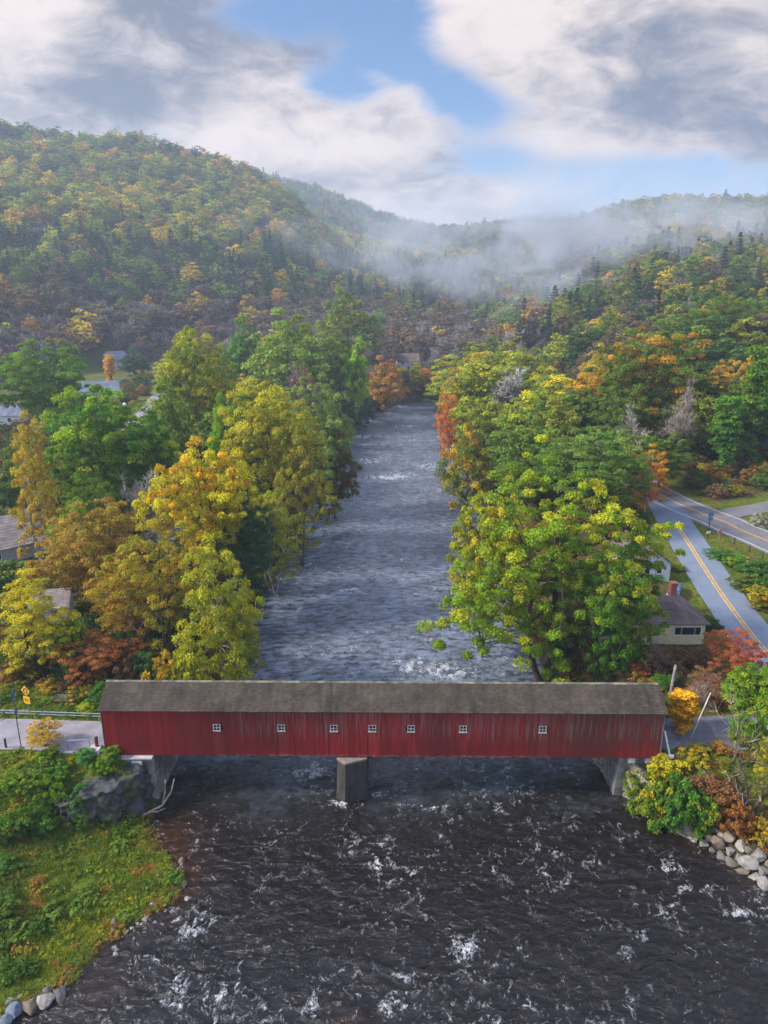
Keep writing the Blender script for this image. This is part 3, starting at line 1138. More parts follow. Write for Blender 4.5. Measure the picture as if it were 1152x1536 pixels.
BANK['hero'] = [deciduous('river_sycamore', 61, 25, 0.56, 0.16, 430, 220, 0.27, 18, (0.018, 0.052), 0.2, lean=(0.0, 0.0), forks=3, trunk_r=0.6, lobes=0.75, side=0.8)]
BANK['pine'] = [conifer('pine_a', 71, 22, 0.21, 0.2, 17, 6, 30, 0.6, 0.5), conifer('pine_b', 72, 22, 0.24, 0.25, 15, 6, 32, 0.6, 0.55), conifer('pine_c', 73, 22, 0.19, 0.12, 20, 6, 28, 0.55, 0.4)]
BANK['bare'] = [bare('bare_a', 81), bare('bare_b', 82, 16, 0.36, forks=3), bare('bare_c', 83, 16, 0.26, forks=1)]
BANK['bare_near'] = [bare('bare_near', 85, 9, 0.32, 4, (5, 5, 4), 0.018, 2, BARK, 7)]
BANK['far'] = [deciduous('far_a', 91, 16, 0.42, 0.05, 34, 17, 1.25, 3, (0.10, 0.16), 0.45, twigs=False),
               deciduous('far_b', 92, 16, 0.36, 0.05, 32, 17, 1.25, 3, (0.10, 0.15), 0.45, twigs=False, lobes=0.4),
               deciduous('far_c', 93, 16, 0.48, 0.08, 36, 17, 1.25, 3, (0.10, 0.15), 0.45, twigs=False, lobes=0.4)]
BANK['far_pine'] = [conifer('far_pine_a', 95, 22, 0.24, 0.15, 12, 6, 10, 1.4, 0.5), conifer('far_pine_b', 96, 22, 0.28, 0.25, 10, 6, 11, 1.5, 0.55)]
BANK['far_bare'] = [bare('far_bare_a', 97, 15, 0.34, 3, (7, 7), 0.15, 3, None, 16)]

TREE_LOG = []     # (object, photo x, label) so that the same kind of label can be told apart
_pick = np.random.default_rng(3)


def plant(kind, x, y, h, w=None, a=(0.08, 0.13, 0.015), b=None, name='tree', label=None, cat='tree', group=None, z=None, rot=None, var=None, sink=0.0, lean=(0, 0)):
    V = BANK[kind]
    T = V[_pick.integers(0, len(V)) if var is None else var]
    z = gz(x, y) if z is None else z
    o = empty(name, (x, y, z - sink), _pick.uniform(0, 6.28) if rot is None else rot, label, cat, group)
    if lean != (0, 0):
        o.rotation_euler = (lean[0], lean[1], o.rotation_euler.z)
    s = h / T.h
    sw = s if w is None else w / (2 * T.rx)
    sw = min(max(sw, s * 0.45), s * 1.9)
    o.scale = (sw, sw, s)
    t = link('trunk', T.trunk, None, o)
    c = link('crown', T.crown, None, o)
    c['tint_a'] = [float(q) for q in a]
    c['tint_b'] = [float(q) for q in (b or a)]
    if kind in ('bare', 'bare_near'):
        t['tint_a'] = [float(q) for q in a]
    return o


def plant_px(kind, px, ytop, wpx, Y, a, b=None, label=None, name='tree', **k):
    """a tree whose top shows at (px, ytop) and that stands Y metres up the valley"""
    p = atY(px, ytop, Y)
    x = p.x
    g_ = gz(x, Y)
    h = max(1.2, p.z - g_)
    _, _, dep = to_px(x, Y, (p.z + g_) / 2)
    return plant(kind, x, Y, h, wpx * dep / FPX, a, b, name=name, label=label, **k)


# leaf colours (as the leaf itself is coloured)
GRN = (0.055, 0.120, 0.010)
DGRN = (0.030, 0.075, 0.012)
BGRN = (0.028, 0.078, 0.030)
LIME = (0.14, 0.22, 0.012)
YGRN = (0.20, 0.22, 0.012)
YEL_ = (0.36, 0.295, 0.012)
GOLD = (0.34, 0.215, 0.010)
ORG = (0.38, 0.135, 0.012)
RUST = (0.24, 0.085, 0.020)
BRN = (0.13, 0.070, 0.030)
RED = (0.26, 0.065, 0.030)
OLIV = (0.10, 0.135, 0.012)
PALE = (0.16, 0.21, 0.05)
PINE = (0.020, 0.046, 0.018)
MAUV = (0.16, 0.115, 0.095)
GREY = (0.25, 0.225, 0.20)
# ------------------------------------------------------------------ covered bridge
def siding_mat():
    m = bpy.data.materials.new('red_board_siding')
    m.use_nodes = True
    T = NT(m.node_tree)
    co = T.coord('Object')
    v = T.sep(T.attr('var'))
    xyz = T.sep(co)
    streak = T.noise(T.scaled(co, (7.0, 7.0, 0.30)), 1.0, 6, 0.65)
    streak2 = T.noise(T.scaled(co, (2.2, 2.2, 0.10), (5, 0, 2)), 1.0, 4, 0.6)
    patch = T.noise(T.scaled(co, (0.16, 0.16, 0.12)), 1.0, 3, 0.5)
    red = T.mix(v[0], (0.21, 0.016, 0.014), (0.33, 0.025, 0.021))
    red = T.mix(T.ramp(patch, 0.4, 0.62), red, (0.16, 0.020, 0.018))
    # boards whose paint has gone: mostly higher up, more towards the right-hand end
    hgt = T.ramp(xyz[2], 5.2, 7.6, 0.0, 0.16)
    lft = T.ramp(xyz[0], -22.0, -8.0, -0.14, 0.0)
    wornv = T.math('ADD', T.math('ADD', T.math('MULTIPLY', streak, 0.75), T.math('MULTIPLY', streak2, 0.35)), T.math('ADD', hgt, lft))
    worn = T.ramp(wornv, 0.64, 0.86, 0.0, 0.58)
    rt = T.ramp(xyz[0], 12.0, 18.0)
    rt = T.math('MULTIPLY', rt, T.ramp(streak, 0.36, 0.62, 0.35, 0.85))
    rt = T.math('MULTIPLY', rt, T.ramp(xyz[2], 5.2, 6.4, 0.25, 1.0))
    c = T.mix(rt, red, (0.085, 0.040, 0.026))
    c = T.mix(worn, c, T.mix(v[1], (0.20, 0.115, 0.09), (0.30, 0.21, 0.175)))
    low = T.math('MULTIPLY', T.ramp(xyz[2], 4.95, 4.72), T.ramp(T.noise(T.scaled(co, (3, 3, 1.5)), 1.0, 4, 0.6), 0.42, 0.6))
    low = T.math('MULTIPLY', low, T.math('MULTIPLY', T.ramp(xyz[0], -17, -13), T.ramp(xyz[0], 17, 14)))
    c = T.mix(T.math('MULTIPLY', low, 0.55), c, (0.50, 0.17, 0.17))
    P = T.n('ShaderNodeBsdfPrincipled')
    T.lk(c, P.inputs['Base Color'])
    P.inputs['Roughness'].default_value = 0.75
    P.inputs['Specular IOR Level'].default_value = 0.25
    T.lk(T.bump(streak, 0.4, 0.02), P.inputs['Normal'])
    T.lk(P.outputs[0], T.n('ShaderNodeOutputMaterial').inputs[0])
    return m


def shingle_mat(name, c1, c2, sx=1.0, row=0.3, moss=0.0):
    m = bpy.data.materials.new(name)
    m.use_nodes = True
    T = NT(m.node_tree)
    co = T.coord('Object')
    v = T.sep(T.attr('var'))
    a = T.noise(T.scaled(co, (5.0, 5.0, 5.0)), 1.0, 5, 0.7)
    b = T.noise(co, 0.45, 5, 0.6)
    st = T.noise(T.scaled(co, (1.6, 0.22, 0.22)), 1.0, 4, 0.6)
    f = T.math('ADD', T.math('MULTIPLY', a, 0.45), T.math('MULTIPLY', v[0], 0.55))
    c = T.mix(f, (*c1, 1), (*c2, 1))
    g = T.ramp(b, 0.3, 0.7, 0.75, 1.2)
    g = T.math('MULTIPLY', g, T.ramp(st, 0.3, 0.7, 0.82, 1.15))
    c = T.mix(1.0, c, T.comb(g, g, g), 'MULTIPLY')
    if moss:
        c = T.mix(T.ramp(T.noise(co, 0.9, 6, 0.65), 0.55, 0.7, 0, moss), c, (0.10, 0.11, 0.05))
    P = T.n('ShaderNodeBsdfPrincipled')
    T.lk(c, P.inputs['Base Color'])
    P.inputs['Roughness'].default_value = 0.9
    P.inputs['Specular IOR Level'].default_value = 0.2
    T.lk(T.bump(a, 0.4, 0.03), P.inputs['Normal'])
    T.lk(P.outputs[0], T.n('ShaderNodeOutputMaterial').inputs[0])
    return m


SIDING = siding_mat()
SHINGLE = shingle_mat('weathered_shingles', (0.046, 0.034, 0.026), (0.084, 0.066, 0.051), moss=0.35)
SHINGLE_B = shingle_mat('brown_shingles', (0.10, 0.075, 0.065), (0.19, 0.14, 0.125))
SHINGLE_R = shingle_mat('red_brown_shingles', (0.14, 0.08, 0.07), (0.23, 0.14, 0.125))
SHINGLE_M = shingle_mat('mauve_shingles', (0.19, 0.155, 0.145), (0.32, 0.27, 0.255))
SHINGLE_BL = shingle_mat('blue_grey_shingles', (0.13, 0.15, 0.20), (0.20, 0.22, 0.28))
DARKWOOD = mat('dark_timber', (0.045, 0.034, 0.028), 0.85, 0.2, 0.4, 4)
GREYWOOD = mat('grey_timber', (0.22, 0.19, 0.165), 0.85, 0.2, 0.35, 4)
WHITE = mat('white_paint', (0.72, 0.72, 0.70), 0.6, 0.3, 0.12, 2)
GLASS = mat('dark_window_glass', (0.02, 0.028, 0.03), 0.06, 0.6, 0.2, 1)
CONC = mat('pale_concrete', (0.42, 0.40, 0.385), 0.85, 0.2, 0.22, 1.6, 0.04, detail=8)
CONC_D = mat('stained_concrete', (0.20, 0.185, 0.17), 0.85, 0.25, 0.5, 0.9, 0.06, detail=8)
METAL = mat('galvanised_metal', (0.33, 0.36, 0.38), 0.45, 0.5, 0.15, 5, metal=0.5)


def stone_wall_mat(name, c1, c2, sc=1.6):
    m = bpy.data.materials.new(name)
    m.use_nodes = True
    T = NT(m.node_tree)
    co = T.coord('Object')
    vo = T.n('ShaderNodeTexVoronoi', feature='F1')
    wv_ = T.n('ShaderNodeVectorMath', operation='MULTIPLY_ADD')
    nn = T.n('ShaderNodeTexNoise')
    T.lk(co, nn.inputs['Vector'])
    nn.inputs['Scale'].default_value = 1.5
    T.lk(nn.outputs['Color'], wv_.inputs[0])
    wv_.inputs[1].default_value = (0.5, 0.5, 0.5)
    T.lk(T.scaled(co, (1, 1, 1.7)), wv_.inputs[2])
    T.lk(wv_.outputs[0], vo.inputs['Vector'])
    vo.inputs['Scale'].default_value = sc
    ed = T.n('ShaderNodeTexVoronoi', feature='DISTANCE_TO_EDGE')
    T.lk(wv_.outputs[0], ed.inputs['Vector'])
    ed.inputs['Scale'].default_value = sc
    s = T.sep(vo.outputs['Color'])
    c = T.mix(s[0], (*c1, 1), (*c2, 1))
    g = T.ramp(T.noise(co, 2.5, 7, 0.65), 0.3, 0.7, 0.6, 1.3)
    c = T.mix(1.0, c, T.comb(g, g, g), 'MULTIPLY')
    joint = T.ramp(ed.outputs['Distance'], 0.0, 0.07)
    c = T.mix(joint, (0.045, 0.040, 0.034), c)
    P = T.n('ShaderNodeBsdfPrincipled')
    T.lk(c, P.inputs['Base Color'])
    P.inputs['Roughness'].default_value = 0.9
    T.lk(T.bump(joint, 0.7, 0.08), P.inputs['Normal'])
    T.lk(P.outputs[0], T.n('ShaderNodeOutputMaterial').inputs[0])
    return m


STONE_T = stone_wall_mat('tan_rubble_stone', (0.20, 0.16, 0.115), (0.34, 0.29, 0.22))
STONE_G = stone_wall_mat('grey_rubble_stone', (0.11, 0.11, 0.11), (0.22, 0.21, 0.20), 1.0)



def streak_mat(name, c1, c2):
    m = bpy.data.materials.new(name)
    m.use_nodes = True
    T = NT(m.node_tree)
    co = T.coord('Object')
    a = T.noise(T.scaled(co, (2.2, 2.2, 0.25)), 1.0, 6, 0.65)
    b = T.noise(co, 1.3, 7, 0.65)
    br = T.n('ShaderNodeTexBrick')
    T.lk(T.comb(T.math('ADD', T.sep(co)[0], T.sep(co)[1]), T.sep(co)[2], 0.0), br.inputs['Vector'])
    br.inputs['Scale'].default_value = 1.0
    br.inputs['Brick Width'].default_value = 1.1
    br.inputs['Row Height'].default_value = 0.6
    br.inputs['Mortar Size'].default_value = 0.025
    f = T.math('ADD', T.math('MULTIPLY', a, 0.6), T.math('MULTIPLY', b, 0.4))
    c = T.mix(T.ramp(f, 0.36, 0.64), (*c1, 1), (*c2, 1))
    c = T.mix(T.math('MULTIPLY', br.outputs['Fac'], 0.5), c, (0.03, 0.026, 0.022))
    c = T.mix(T.ramp(T.sep(co)[2], 1.1, 0.2, 0.0, 0.7), c, (0.03, 0.024, 0.018))
    P = T.n('ShaderNodeBsdfPrincipled')
    T.lk(c, P.inputs['Base Color'])
    P.inputs['Roughness'].default_value = 0.85
    T.lk(T.bump(f, 0.5, 0.06), P.inputs['Normal'])
    T.lk(P.outputs[0], T.n('ShaderNodeOutputMaterial').inputs[0])
    return m


BX, BY, HL, HW = -0.2, 60.5, 26.2, 2.5
bridge = empty('covered_bridge', (BX, BY, 0), math.radians(-0.6), 'long red timber covered bridge with grey shingle roof spanning the river', 'bridge')
rb = random.Random(5)
Z0, ZE, ZR = 4.66, 9.62, 11.2
WIN_PX = [325, 422, 501, 559, 617, 695, 814]
wins = []
for px in WIN_PX:
    p = at(px, 1093, 7.75)
    p = atY(px, 1093, 58.0)
    wins.append((p.x - BX, p.z))
WW, WH = 0.32, 0.36
for side, nm in ((-1, 'near'), (1, 'far')):
    b = MB()
    x = -HL
    while x < HL - 0.02:
        w = min(rb.uniform(0.20, 0.27), HL - x)
        y0 = side * (HW - rb.uniform(0.0, 0.018))
        y1 = side * (HW - 0.06)
        zb = Z0 + rb.uniform(-0.035, 0.05)
        b.cur = (rb.random(), rb.random(), rb.random(), 1)
        spans = [(zb, ZE - 0.02)]
        for wx, wz in wins:
            if x + w > wx - WW and x < wx + WW:
                spans = [(zb, wz - WH), (wz + WH, ZE - 0.02)]
        g = 0.006
        for za, zb_ in spans:
            b.box(x + g, x + w - g, min(y0, y1), max(y0, y1), za, zb_)
        # batten on the joint
        if not any(wx - WW - 0.1 < x < wx + WW + 0.1 for wx, _ in wins):
            b.cur = (rb.random(), rb.random(), rb.random(), 1)
            yb = side * (HW + 0.022)
            b.box(x - 0.028, x + 0.028, min(side * (HW + 0.002), yb), max(side * (HW + 0.002), yb), zb + 0.02, ZE - 0.03)
        x += w
    b.build('siding', SIDING, bridge)
bdark = MB()
for s in (-1, 1):     # lattice trusses inside
    yy = s * (HW - 0.30)
    bdark.box(-HL + 0.4, HL - 0.4, yy - 0.12, yy + 0.12, 4.75, 5.05)
    bdark.box(-HL + 0.4, HL - 0.4, yy - 0.12, yy + 0.12, 8.9, 9.2)
    for i in range(-24, 24):
        for d_ in (-1, 1):
            xa, xb_ = i * 1.08 - d_ * 1.6, i * 1.08 + d_ * 1.6
            if abs(xa) < HL - 0.5 and abs(xb_) < HL - 0.5:
                yo = yy + 0.05 * d_
                bdark.hexa([(xa - .12, yo - .03, 5.05), (xa + .12, yo - .03, 5.05), (xa + .12, yo + .03, 5.05), (xa - .12, yo + .03, 5.05),
                            (xb_ - .12, yo - .03, 8.9), (xb_ + .12, yo - .03, 8.9), (xb_ + .12, yo + .03, 8.9), (xb_ - .12, yo + .03, 8.9)])
bdark.build('truss', DARKWOOD, bridge)
b = MB()
for i in range(0, 175):
    b.box(-HL + i * 0.3 + 0.01, -HL + i * 0.3 + 0.29, -HW + 0.47, HW - 0.47, 4.86, 4.98)
for i in range(0, 26):
    b.box(-HL + 0.6 + i * 2.0, -HL + 0.85 + i * 2.0, -HW + 0.08, HW - 0.08, 4.60, 4.73)
b.build('deck', DARKWOOD, bridge)


def courses(x0, x1, y_eave, z_eave, y_rdg, z_rdg, n, seed, jit=0.012, wav=0.03, seg=0.9):
    """shingle courses, each lapping the one below, as one closed sheet"""
    r = random.Random(seed)
    B = MB()
    nx_ = max(2, int((x1 - x0) / seg))
    wv = [r.uniform(-wav, wav) for _ in range(nx_ + 1)]
    for i in range(n):
        t0, t1 = i / n, (i + 1) / n
        for k in range(nx_):
            xa, xb_ = x0 + (x1 - x0) * k / nx_, x0 + (x1 - x0) * (k + 1) / nx_
            B.cur = (r.random(), r.random(), r.random(), 1)
            th = 0.035 + r.uniform(0, jit)
            ja, jb = wv[k], wv[k + 1]
            P = lambda x, t, up, j: (x, y_eave + (y_rdg - y_eave) * t, z_eave + (z_rdg - z_eave) * t + up + j)
            B.add([P(xa, t0, th, ja), P(xb_, t0, th, jb), P(xb_, t1, 0.008, jb), P(xa, t1, 0.008, ja), P(xa, t0, -0.05, ja), P(xb_, t0, -0.05, jb), P(xb_, t1, -0.05, jb), P(xa, t1, -0.05, ja)],
                  [(0, 1, 2, 3), (0, 4, 5, 1), (4, 7, 6, 5), (0, 3, 7, 4), (1, 5, 6, 2)])
    return B


OV = 0.30
rf = courses(-HL - 0.25, HL + 0.25, -HW - OV, ZE - 0.02, 0, ZR, 17, 3, wav=0.02, seg=0.32).build('roof', SHINGLE, bridge)
courses(-HL - 0.25, HL + 0.25, HW + OV, ZE - 0.02, 0, ZR, 17, 4, wav=0.02, seg=0.9).build('roof', SHINGLE, bridge)
b = MB()
r_ = random.Random(8)
for i in range(88):
    xa = -HL - 0.27 + i * 0.6
    z_ = ZR + 0.03 + r_.uniform(-0.012, 0.012)
    b.cur = (r_.random(), 0, 0, 1)
    for s in (-1, 1):
        b.hexa([(xa, 0, z_), (xa + .58, 0, z_), (xa + .58, s * .17, z_ - .10), (xa, s * .17, z_ - .10), (xa, 0, z_ + .03), (xa + .58, 0, z_ + .03), (xa + .58, s * .17, z_ - .07), (xa, s * .17, z_ - .07)])
MOSSR = mat('mossy_ridge_boards', (0.15, 0.14, 0.095), 0.9, 0.2, 0.4, 1.2, attr_var=0.3)
b.build('ridge_cap', MOSSR, rf)
b = MB()
b.box(-HL - 0.2, HL + 0.2, -HW - 0.10, -HW - 0.05, ZE - 0.16, ZE - 0.08)
b.build('fascia', DARKWOOD, bridge)
OLDW = mat('worn_white_paint', (0.42, 0.41, 0.39), .8, .2, .45, 6)
for wx, wz in wins:
    f = MB()
    t = 0.045
    ya, yb = -HW - 0.035, -HW + 0.05
    f.box(wx - WW - .03, wx - WW + t, ya, yb, wz - WH, wz + WH)
    f.box(wx + WW - t, wx + WW + .03, ya, yb, wz - WH, wz + WH)
    f.box(wx - WW + t, wx + WW - t, ya, yb, wz + WH - t, wz + WH)
    f.box(wx - WW - .06, wx + WW + .06, ya - 0.03, yb, wz - WH - .02, wz - WH + 0.085)
    fr = f.build('window', OLDW, bridge)
    s_ = MB()
    s_.box(wx - .03, wx + .03, ya + .01, yb - 0.02, wz - WH + .085, wz + WH - t)
    s_.box(wx - WW + t, wx - .031, ya + .01, yb - 0.02, wz - .03, wz + .03)
    s_.box(wx + .031, wx + WW - t, ya + .01, yb - 0.02, wz - .03, wz + .03)
    s_.build('muntin', OLDW, fr)
for s in (-1, 1):      # portal walls with an opening for the road
    b = MB()
    x0_, x1_ = sorted((s * (HL + 0.002), s * (HL + 0.07)))
    n = 20
    for i in range(n):
        ya, yb = -HW + 5.0 * i / n, -HW + 5.0 * (i + 1) / n
        ym = (ya + yb) / 2
        ztop = ZE + (ZR - ZE) * (1 - abs(ym) / HW) - 0.14
        zb = Z0 if abs(ym) > HW - 0.5 else 8.7 - 0.0 * abs(ym)
        b.cur = (rb.random(), rb.random(), rb.random(), 1)
        b.box(x0_, x1_, ya + .005, yb - .005, zb, ztop)
    po = b.build('portal', SIDING, bridge)
    xo = s * (HL + 0.12)
    xa_, xb_ = sorted((s * (HL + 0.075), xo))
    for sy in (-1, 1):
        t_ = MB()
        t_.box(xa_, xb_, sy * (HW - 0.04) - 0.09, sy * (HW - 0.04) + 0.09, Z0 + 0.1, ZE - 0.2)
        t_.build('corner_board', GREYWOOD, po)

# ------------------------------------------------------------------ pier, abutments, walls
pier = empty('bridge_pier', (-3.1, 61.5, 0), 0, 'stained stone and concrete pier with a pointed nose under the bridge', 'pier')
b = MB()
plan_t = [(-1.35, -3.5), (-0.55, -4.35), (1.45, -3.5), (1.45, 3.2), (0, 4.3), (-1.35, 3.2)]
n = len(plan_t)
lv = [(-1.8, 1.12), (0.15, 1.08), (0.6, 1.06), (2.2, 1.03), (4.28, 1.0)]
vs, fs = [], []
for z_, s_ in lv:
    for px_, py_ in plan_t:
        vs.append((px_ * s_ - 0.12 * (s_ - 1) / 0.2, py_ * (0.5 + 0.5 * s_) , z_))
for i in range(len(lv) - 1):
    for j in range(n):
        fs.append((i * n + j, i * n + (j + 1) % n, (i + 1) * n + (j + 1) % n, (i + 1) * n + j))
fs += [tuple(range(n))[::-1], tuple(range((len(lv) - 1) * n, len(lv) * n))]
b.add(vs, fs)
PIERM = streak_mat('pier_stone', (0.018, 0.015, 0.013), (0.062, 0.054, 0.047))
b.build('shaft', PIERM, pier, bevel=0.05)
b = MB()
b.prism([(p[0] * 1.03, p[1] * 1.01) for p in plan_t], 4.283, 4.5)
b.build('cap', mat('tan_cap_stone', (0.20, 0.165, 0.13), .85, .2, .25, 2), pier, bevel=0.03)
for ya in (-1.8, 1.4):
    b = MB()
    b.box(-1.6, 1.6, ya, ya + 0.4, 4.503, 4.59)
    b.build('bearing_timber', GREYWOOD, pier)

ab = empty('bridge_abutment', (-23.5, 60.5, 0), 0, 'concrete and stone abutment at the left end of the bridge', 'abutment')
b = MB()
b.hexa([(-1.6, -2.9, -1.2), (1.9, -2.9, -1.2), (1.9, 5, -1.2), (-1.6, 5, -1.2), (-1.6, -2.4, 4.45), (1.55, -2.4, 4.45), (1.55, 5, 4.45), (-1.6, 5, 4.45)])
b.build('stem', CONC_D, ab, bevel=0.04)
b = MB()
b.hexa([(-0.5, -3.4, -1.2), (0.6, -3.4, -1.2), (0.6, -2.9, -1.2), (-0.5, -2.9, -1.2), (-0.45, -2.75, 4.3), (0.5, -2.75, 4.3), (0.5, -2.42, 4.3), (-0.45, -2.42, 4.3)])
b.build('buttress', CONC, ab, bevel=0.03)
b = MB()
b.box(-3.4, 1.5, -2.75, 2.8, 4.455, 4.62)
b.build('bearing_seat', CONC, ab, bevel=0.02)

ab2 = empty('bridge_abutment', (23.8, 60.5, 0), 0, 'dark concrete abutment under the right end of the bridge', 'abutment')
b = MB()
b.hexa([(-1.6, -2.2, -1.2), (2.5, -2.2, -1.2), (2.5, 5, -1.2), (-1.6, 5, -1.2), (-1.3, -2.1, 4.4), (2.5, -2.1, 4.4), (2.5, 5, 4.4), (-1.3, 5, 4.4)])
b.build('stem', CONC_D, ab2, bevel=0.04)
for xo in (-0.6, 1.0, 2.1):
    b = MB()
    b.box(xo, xo + 0.65, -2.7, -2.12, 4.05, 4.6)
    b.build('bearing_block', CONC, ab2, bevel=0.03)


def retaining(name, pts, tops, thick, m, label, cat, zb=-1.0, seed=1, parent_loc=None):
    r = np.random.default_rng(seed)
    A = np.array(pts, float)
    seg = np.hypot(*np.diff(A, axis=0).T)
    s = np.concatenate([[0], np.cumsum(seg)])
    n = int(s[-1] / 0.35)
    ss = np.linspace(0, s[-1], n)
    X, Y, Zt = np.interp(ss, s, A[:, 0]), np.interp(ss, s, A[:, 1]), np.interp(ss, s, tops)
    for _ in range(4):
        for Q_ in (X, Y, Zt):
            Q_[1:-1] = (Q_[:-2] + 2 * Q_[1:-1] + Q_[2:]) / 4
    tx, ty = np.gradient(X), np.gradient(Y)
    L = np.hypot(tx, ty)
    nx_, ny_ = -ty / L, tx / L
    nz = 12
    V, F = [], []
    ox, oy = pts[0]
    for j in range(nz + 1):
        t = j / nz
        z = zb + (Zt - zb) * t
        off = (1 - t) * 0.5 + 0.14 * r.normal(size=n) * (0.6 if j < nz else 0.3)
        V.append(np.stack([X - nx_ * off - ox, Y - ny_ * off - oy, z + 0.05 * r.normal(size=n)], 1))
    V.append(np.stack([X + nx_ * thick - ox, Y + ny_ * thick - oy, Zt], 1))
    V.append(np.stack([X + nx_ * thick - ox, Y + ny_ * thick - oy, Zt * 0 + zb], 1))
    V = np.concatenate(V)
    for j in range(nz + 2):
        for i in range(n - 1):
            F.append((j * n + i, j * n + i + 1, (j + 1) * n + i + 1, (j + 1) * n + i))
    o = link(name, np_mesh(name, V, F), m)
    o.location = (ox, oy, 0)
    return tag(o, label, cat)


retaining('stone_retaining_wall', [(22.0, 66), (22.5, 62.0), (23.2, 59.2), (24.4, 56.8), (26.2, 54.0), (27.8, 52.0)], [4.4, 4.4, 4.2, 3.0, 1.6, 0.9], 0.9, STONE_T,
          'curved tan rubble wall along the water below the right bridge end', 'wall')
# rock ledge left of the abutment
def ledge():
    A = np.array([(-31.5, 55.2), (-29.6, 54.0), (-27.8, 53.3), (-26.0, 53.9), (-24.2, 54.8), (-23.2, 56.0), (-22.9, 58.0)], float)
    seg = np.hypot(*np.diff(A, axis=0).T)
    s = np.concatenate([[0], np.cumsum(seg)])
    n, nz = 70, 34
    ss = np.linspace(0, s[-1], n)
    X, Y = np.interp(ss, s, A[:, 0]), np.interp(ss, s, A[:, 1])
    for _ in range(8):
        for Q_ in (X, Y):
            Q_[1:-1] = (Q_[:-2] + 2 * Q_[1:-1] + Q_[2:]) / 4
    top = np.interp(ss, [0, 2, 4, 7, s[-1]], [1.6, 2.6, 3.4, 3.9, 4.0])
    tx, ty = np.gradient(X), np.gradient(Y)
    L = np.hypot(tx, ty)
    nx_, ny_ = -ty / L, tx / L
    V, F = [], []
    for j in range(nz + 1):
        t = j / nz
        z = -0.4 + (top + 0.4) * min(1, t / 0.72)
        back = (max(0, t - 0.72) / 0.28) * 2.6
        out = (1 - min(1, t / 0.72)) * 0.9
        zz_ = z + 0 * ss
        nse = 0.45 * fbm(ss / 1.6, zz_ / 1.3 + 5, 4, 0.6) + 0.45 * np.abs(fbm(ss / 0.55 + 30, zz_ / 0.8, 3))  + 0.16 * np.sign(fbm(ss / 1.1 + 9, zz_ / .8, 2))
        d = out + nse - back
        V.append(np.stack([X - nx_ * d, Y - ny_ * d, zz_ + 0.12 * fbm(ss / .8, zz_ / .8 + 3, 3) + (0.3 * fbm(ss / 1.5, zz_ * 0 + back, 2) if back else 0)], 1))
    V = np.concatenate(V) - np.array([-27, 55, 0])
    for j in range(nz):
        for i in range(n - 1):
            F.append((j * n + i, j * n + i + 1, (j + 1) * n + i + 1, (j + 1) * n + i))
    m = bpy.data.materials.new('ledge_rock')
    m.use_nodes = True
    T = NT(m.node_tree)
    co = T.coord('Object')
    a = T.noise(co, 1.1, 9, 0.7)
    c = T.mix(T.ramp(a, 0.34, 0.66), (0.012, 0.012, 0.012), (0.070, 0.072, 0.072))
    c = T.mix(T.ramp(T.noise(T.scaled(co, (1, 1, .4)), 0.6, 5, 0.6), 0.52, 0.64), c, (0.045, 0.06, 0.018))
    c = T.mix(T.ramp(T.noise(T.scaled(co, (2.4, 2.4, .8), (4, 1, 0)), 0.8, 6, 0.7), 0.58, 0.70, 0, .6), c, (0.12, 0.17, 0.20))
    P = T.n('ShaderNodeBsdfPrincipled')
    T.lk(c, P.inputs['Base Color'])
    P.inputs['Roughness'].default_value = 0.85
    T.lk(T.bump(a, 0.8, 0.12), P.inputs['Normal'])
    T.lk(P.outputs[0], T.n('ShaderNodeOutputMaterial').inputs[0])
    o = link('rock_ledge', np_mesh('rock_ledge', V, F), m)
    o.location = (-27, 55, 0)
    tag(o, 'dark grey mossy rock face beneath the bank beside the left abutment', 'rock')


ledge()


# ------------------------------------------------------------------ boulders
def boulder_mesh(seed, flat=0.75):
    r = random.Random(seed)
    bm = bmesh.new()
    bmesh.ops.create_icosphere(bm, subdivisions=4, radius=1.0)
    planes = []
    for _ in range(14):
        d = Vector((r.gauss(0, 1), r.gauss(0, 1), r.gauss(0, 1))).normalized()
        planes.append((d, r.uniform(0.45, 0.8)))
    off = Vector((r.uniform(0, 50), r.uniform(0, 50), r.uniform(0, 50)))
    from mathutils import noise as mn
    for v in bm.verts:
        for d, k in planes:
            e = v.co.dot(d) - k
            if e > 0:
                v.co -= d * e * 0.97
        v.co *= 1 + 0.13 * mn.noise(v.co * 1.5 + off) + 0.04 * mn.noise(v.co * 5 + off)
        v.co.z *= flat
    me = bpy.data.meshes.new('boulder')
    bm.to_mesh(me)
    bm.free()
    me.polygons.foreach_set('use_smooth', np.ones(len(me.polygons), bool))
    return me


ROCK_MATS = {}


def rock_mat(nm, col):
    if nm not in ROCK_MATS:
        m = bpy.data.materials.new('rock_' + nm)
        m.use_nodes = True
        T = NT(m.node_tree)
        co = T.coord('Object')
        a = T.noise(co, 2.2, 8, 0.68)
        oi = T.n('ShaderNodeObjectInfo').outputs['Random']
        f = T.math('MULTIPLY', T.ramp(a, 0.28, 0.72, 0.55, 1.3), T.math('ADD', T.math('MULTIPLY', oi, 0.5), 0.75))
        c = T.mix(1.0, (*col, 1), T.comb(f, f, f), 'MULTIPLY')
        c = T.mix(T.ramp(T.noise(co, 1.1, 5, 0.6), 0.56, 0.7, 0, 0.7), c, (0.09, 0.085, 0.035))
        P = T.n('ShaderNodeBsdfPrincipled')
        T.lk(c, P.inputs['Base Color'])
        P.inputs['Roughness'].default_value = 0.85
        T.lk(T.bump(a, 0.6, 0.12), P.inputs['Normal'])
        T.lk(P.outputs[0], T.n('ShaderNodeOutputMaterial').inputs[0])
        ROCK_MATS[nm] = m
    return ROCK_MATS[nm]


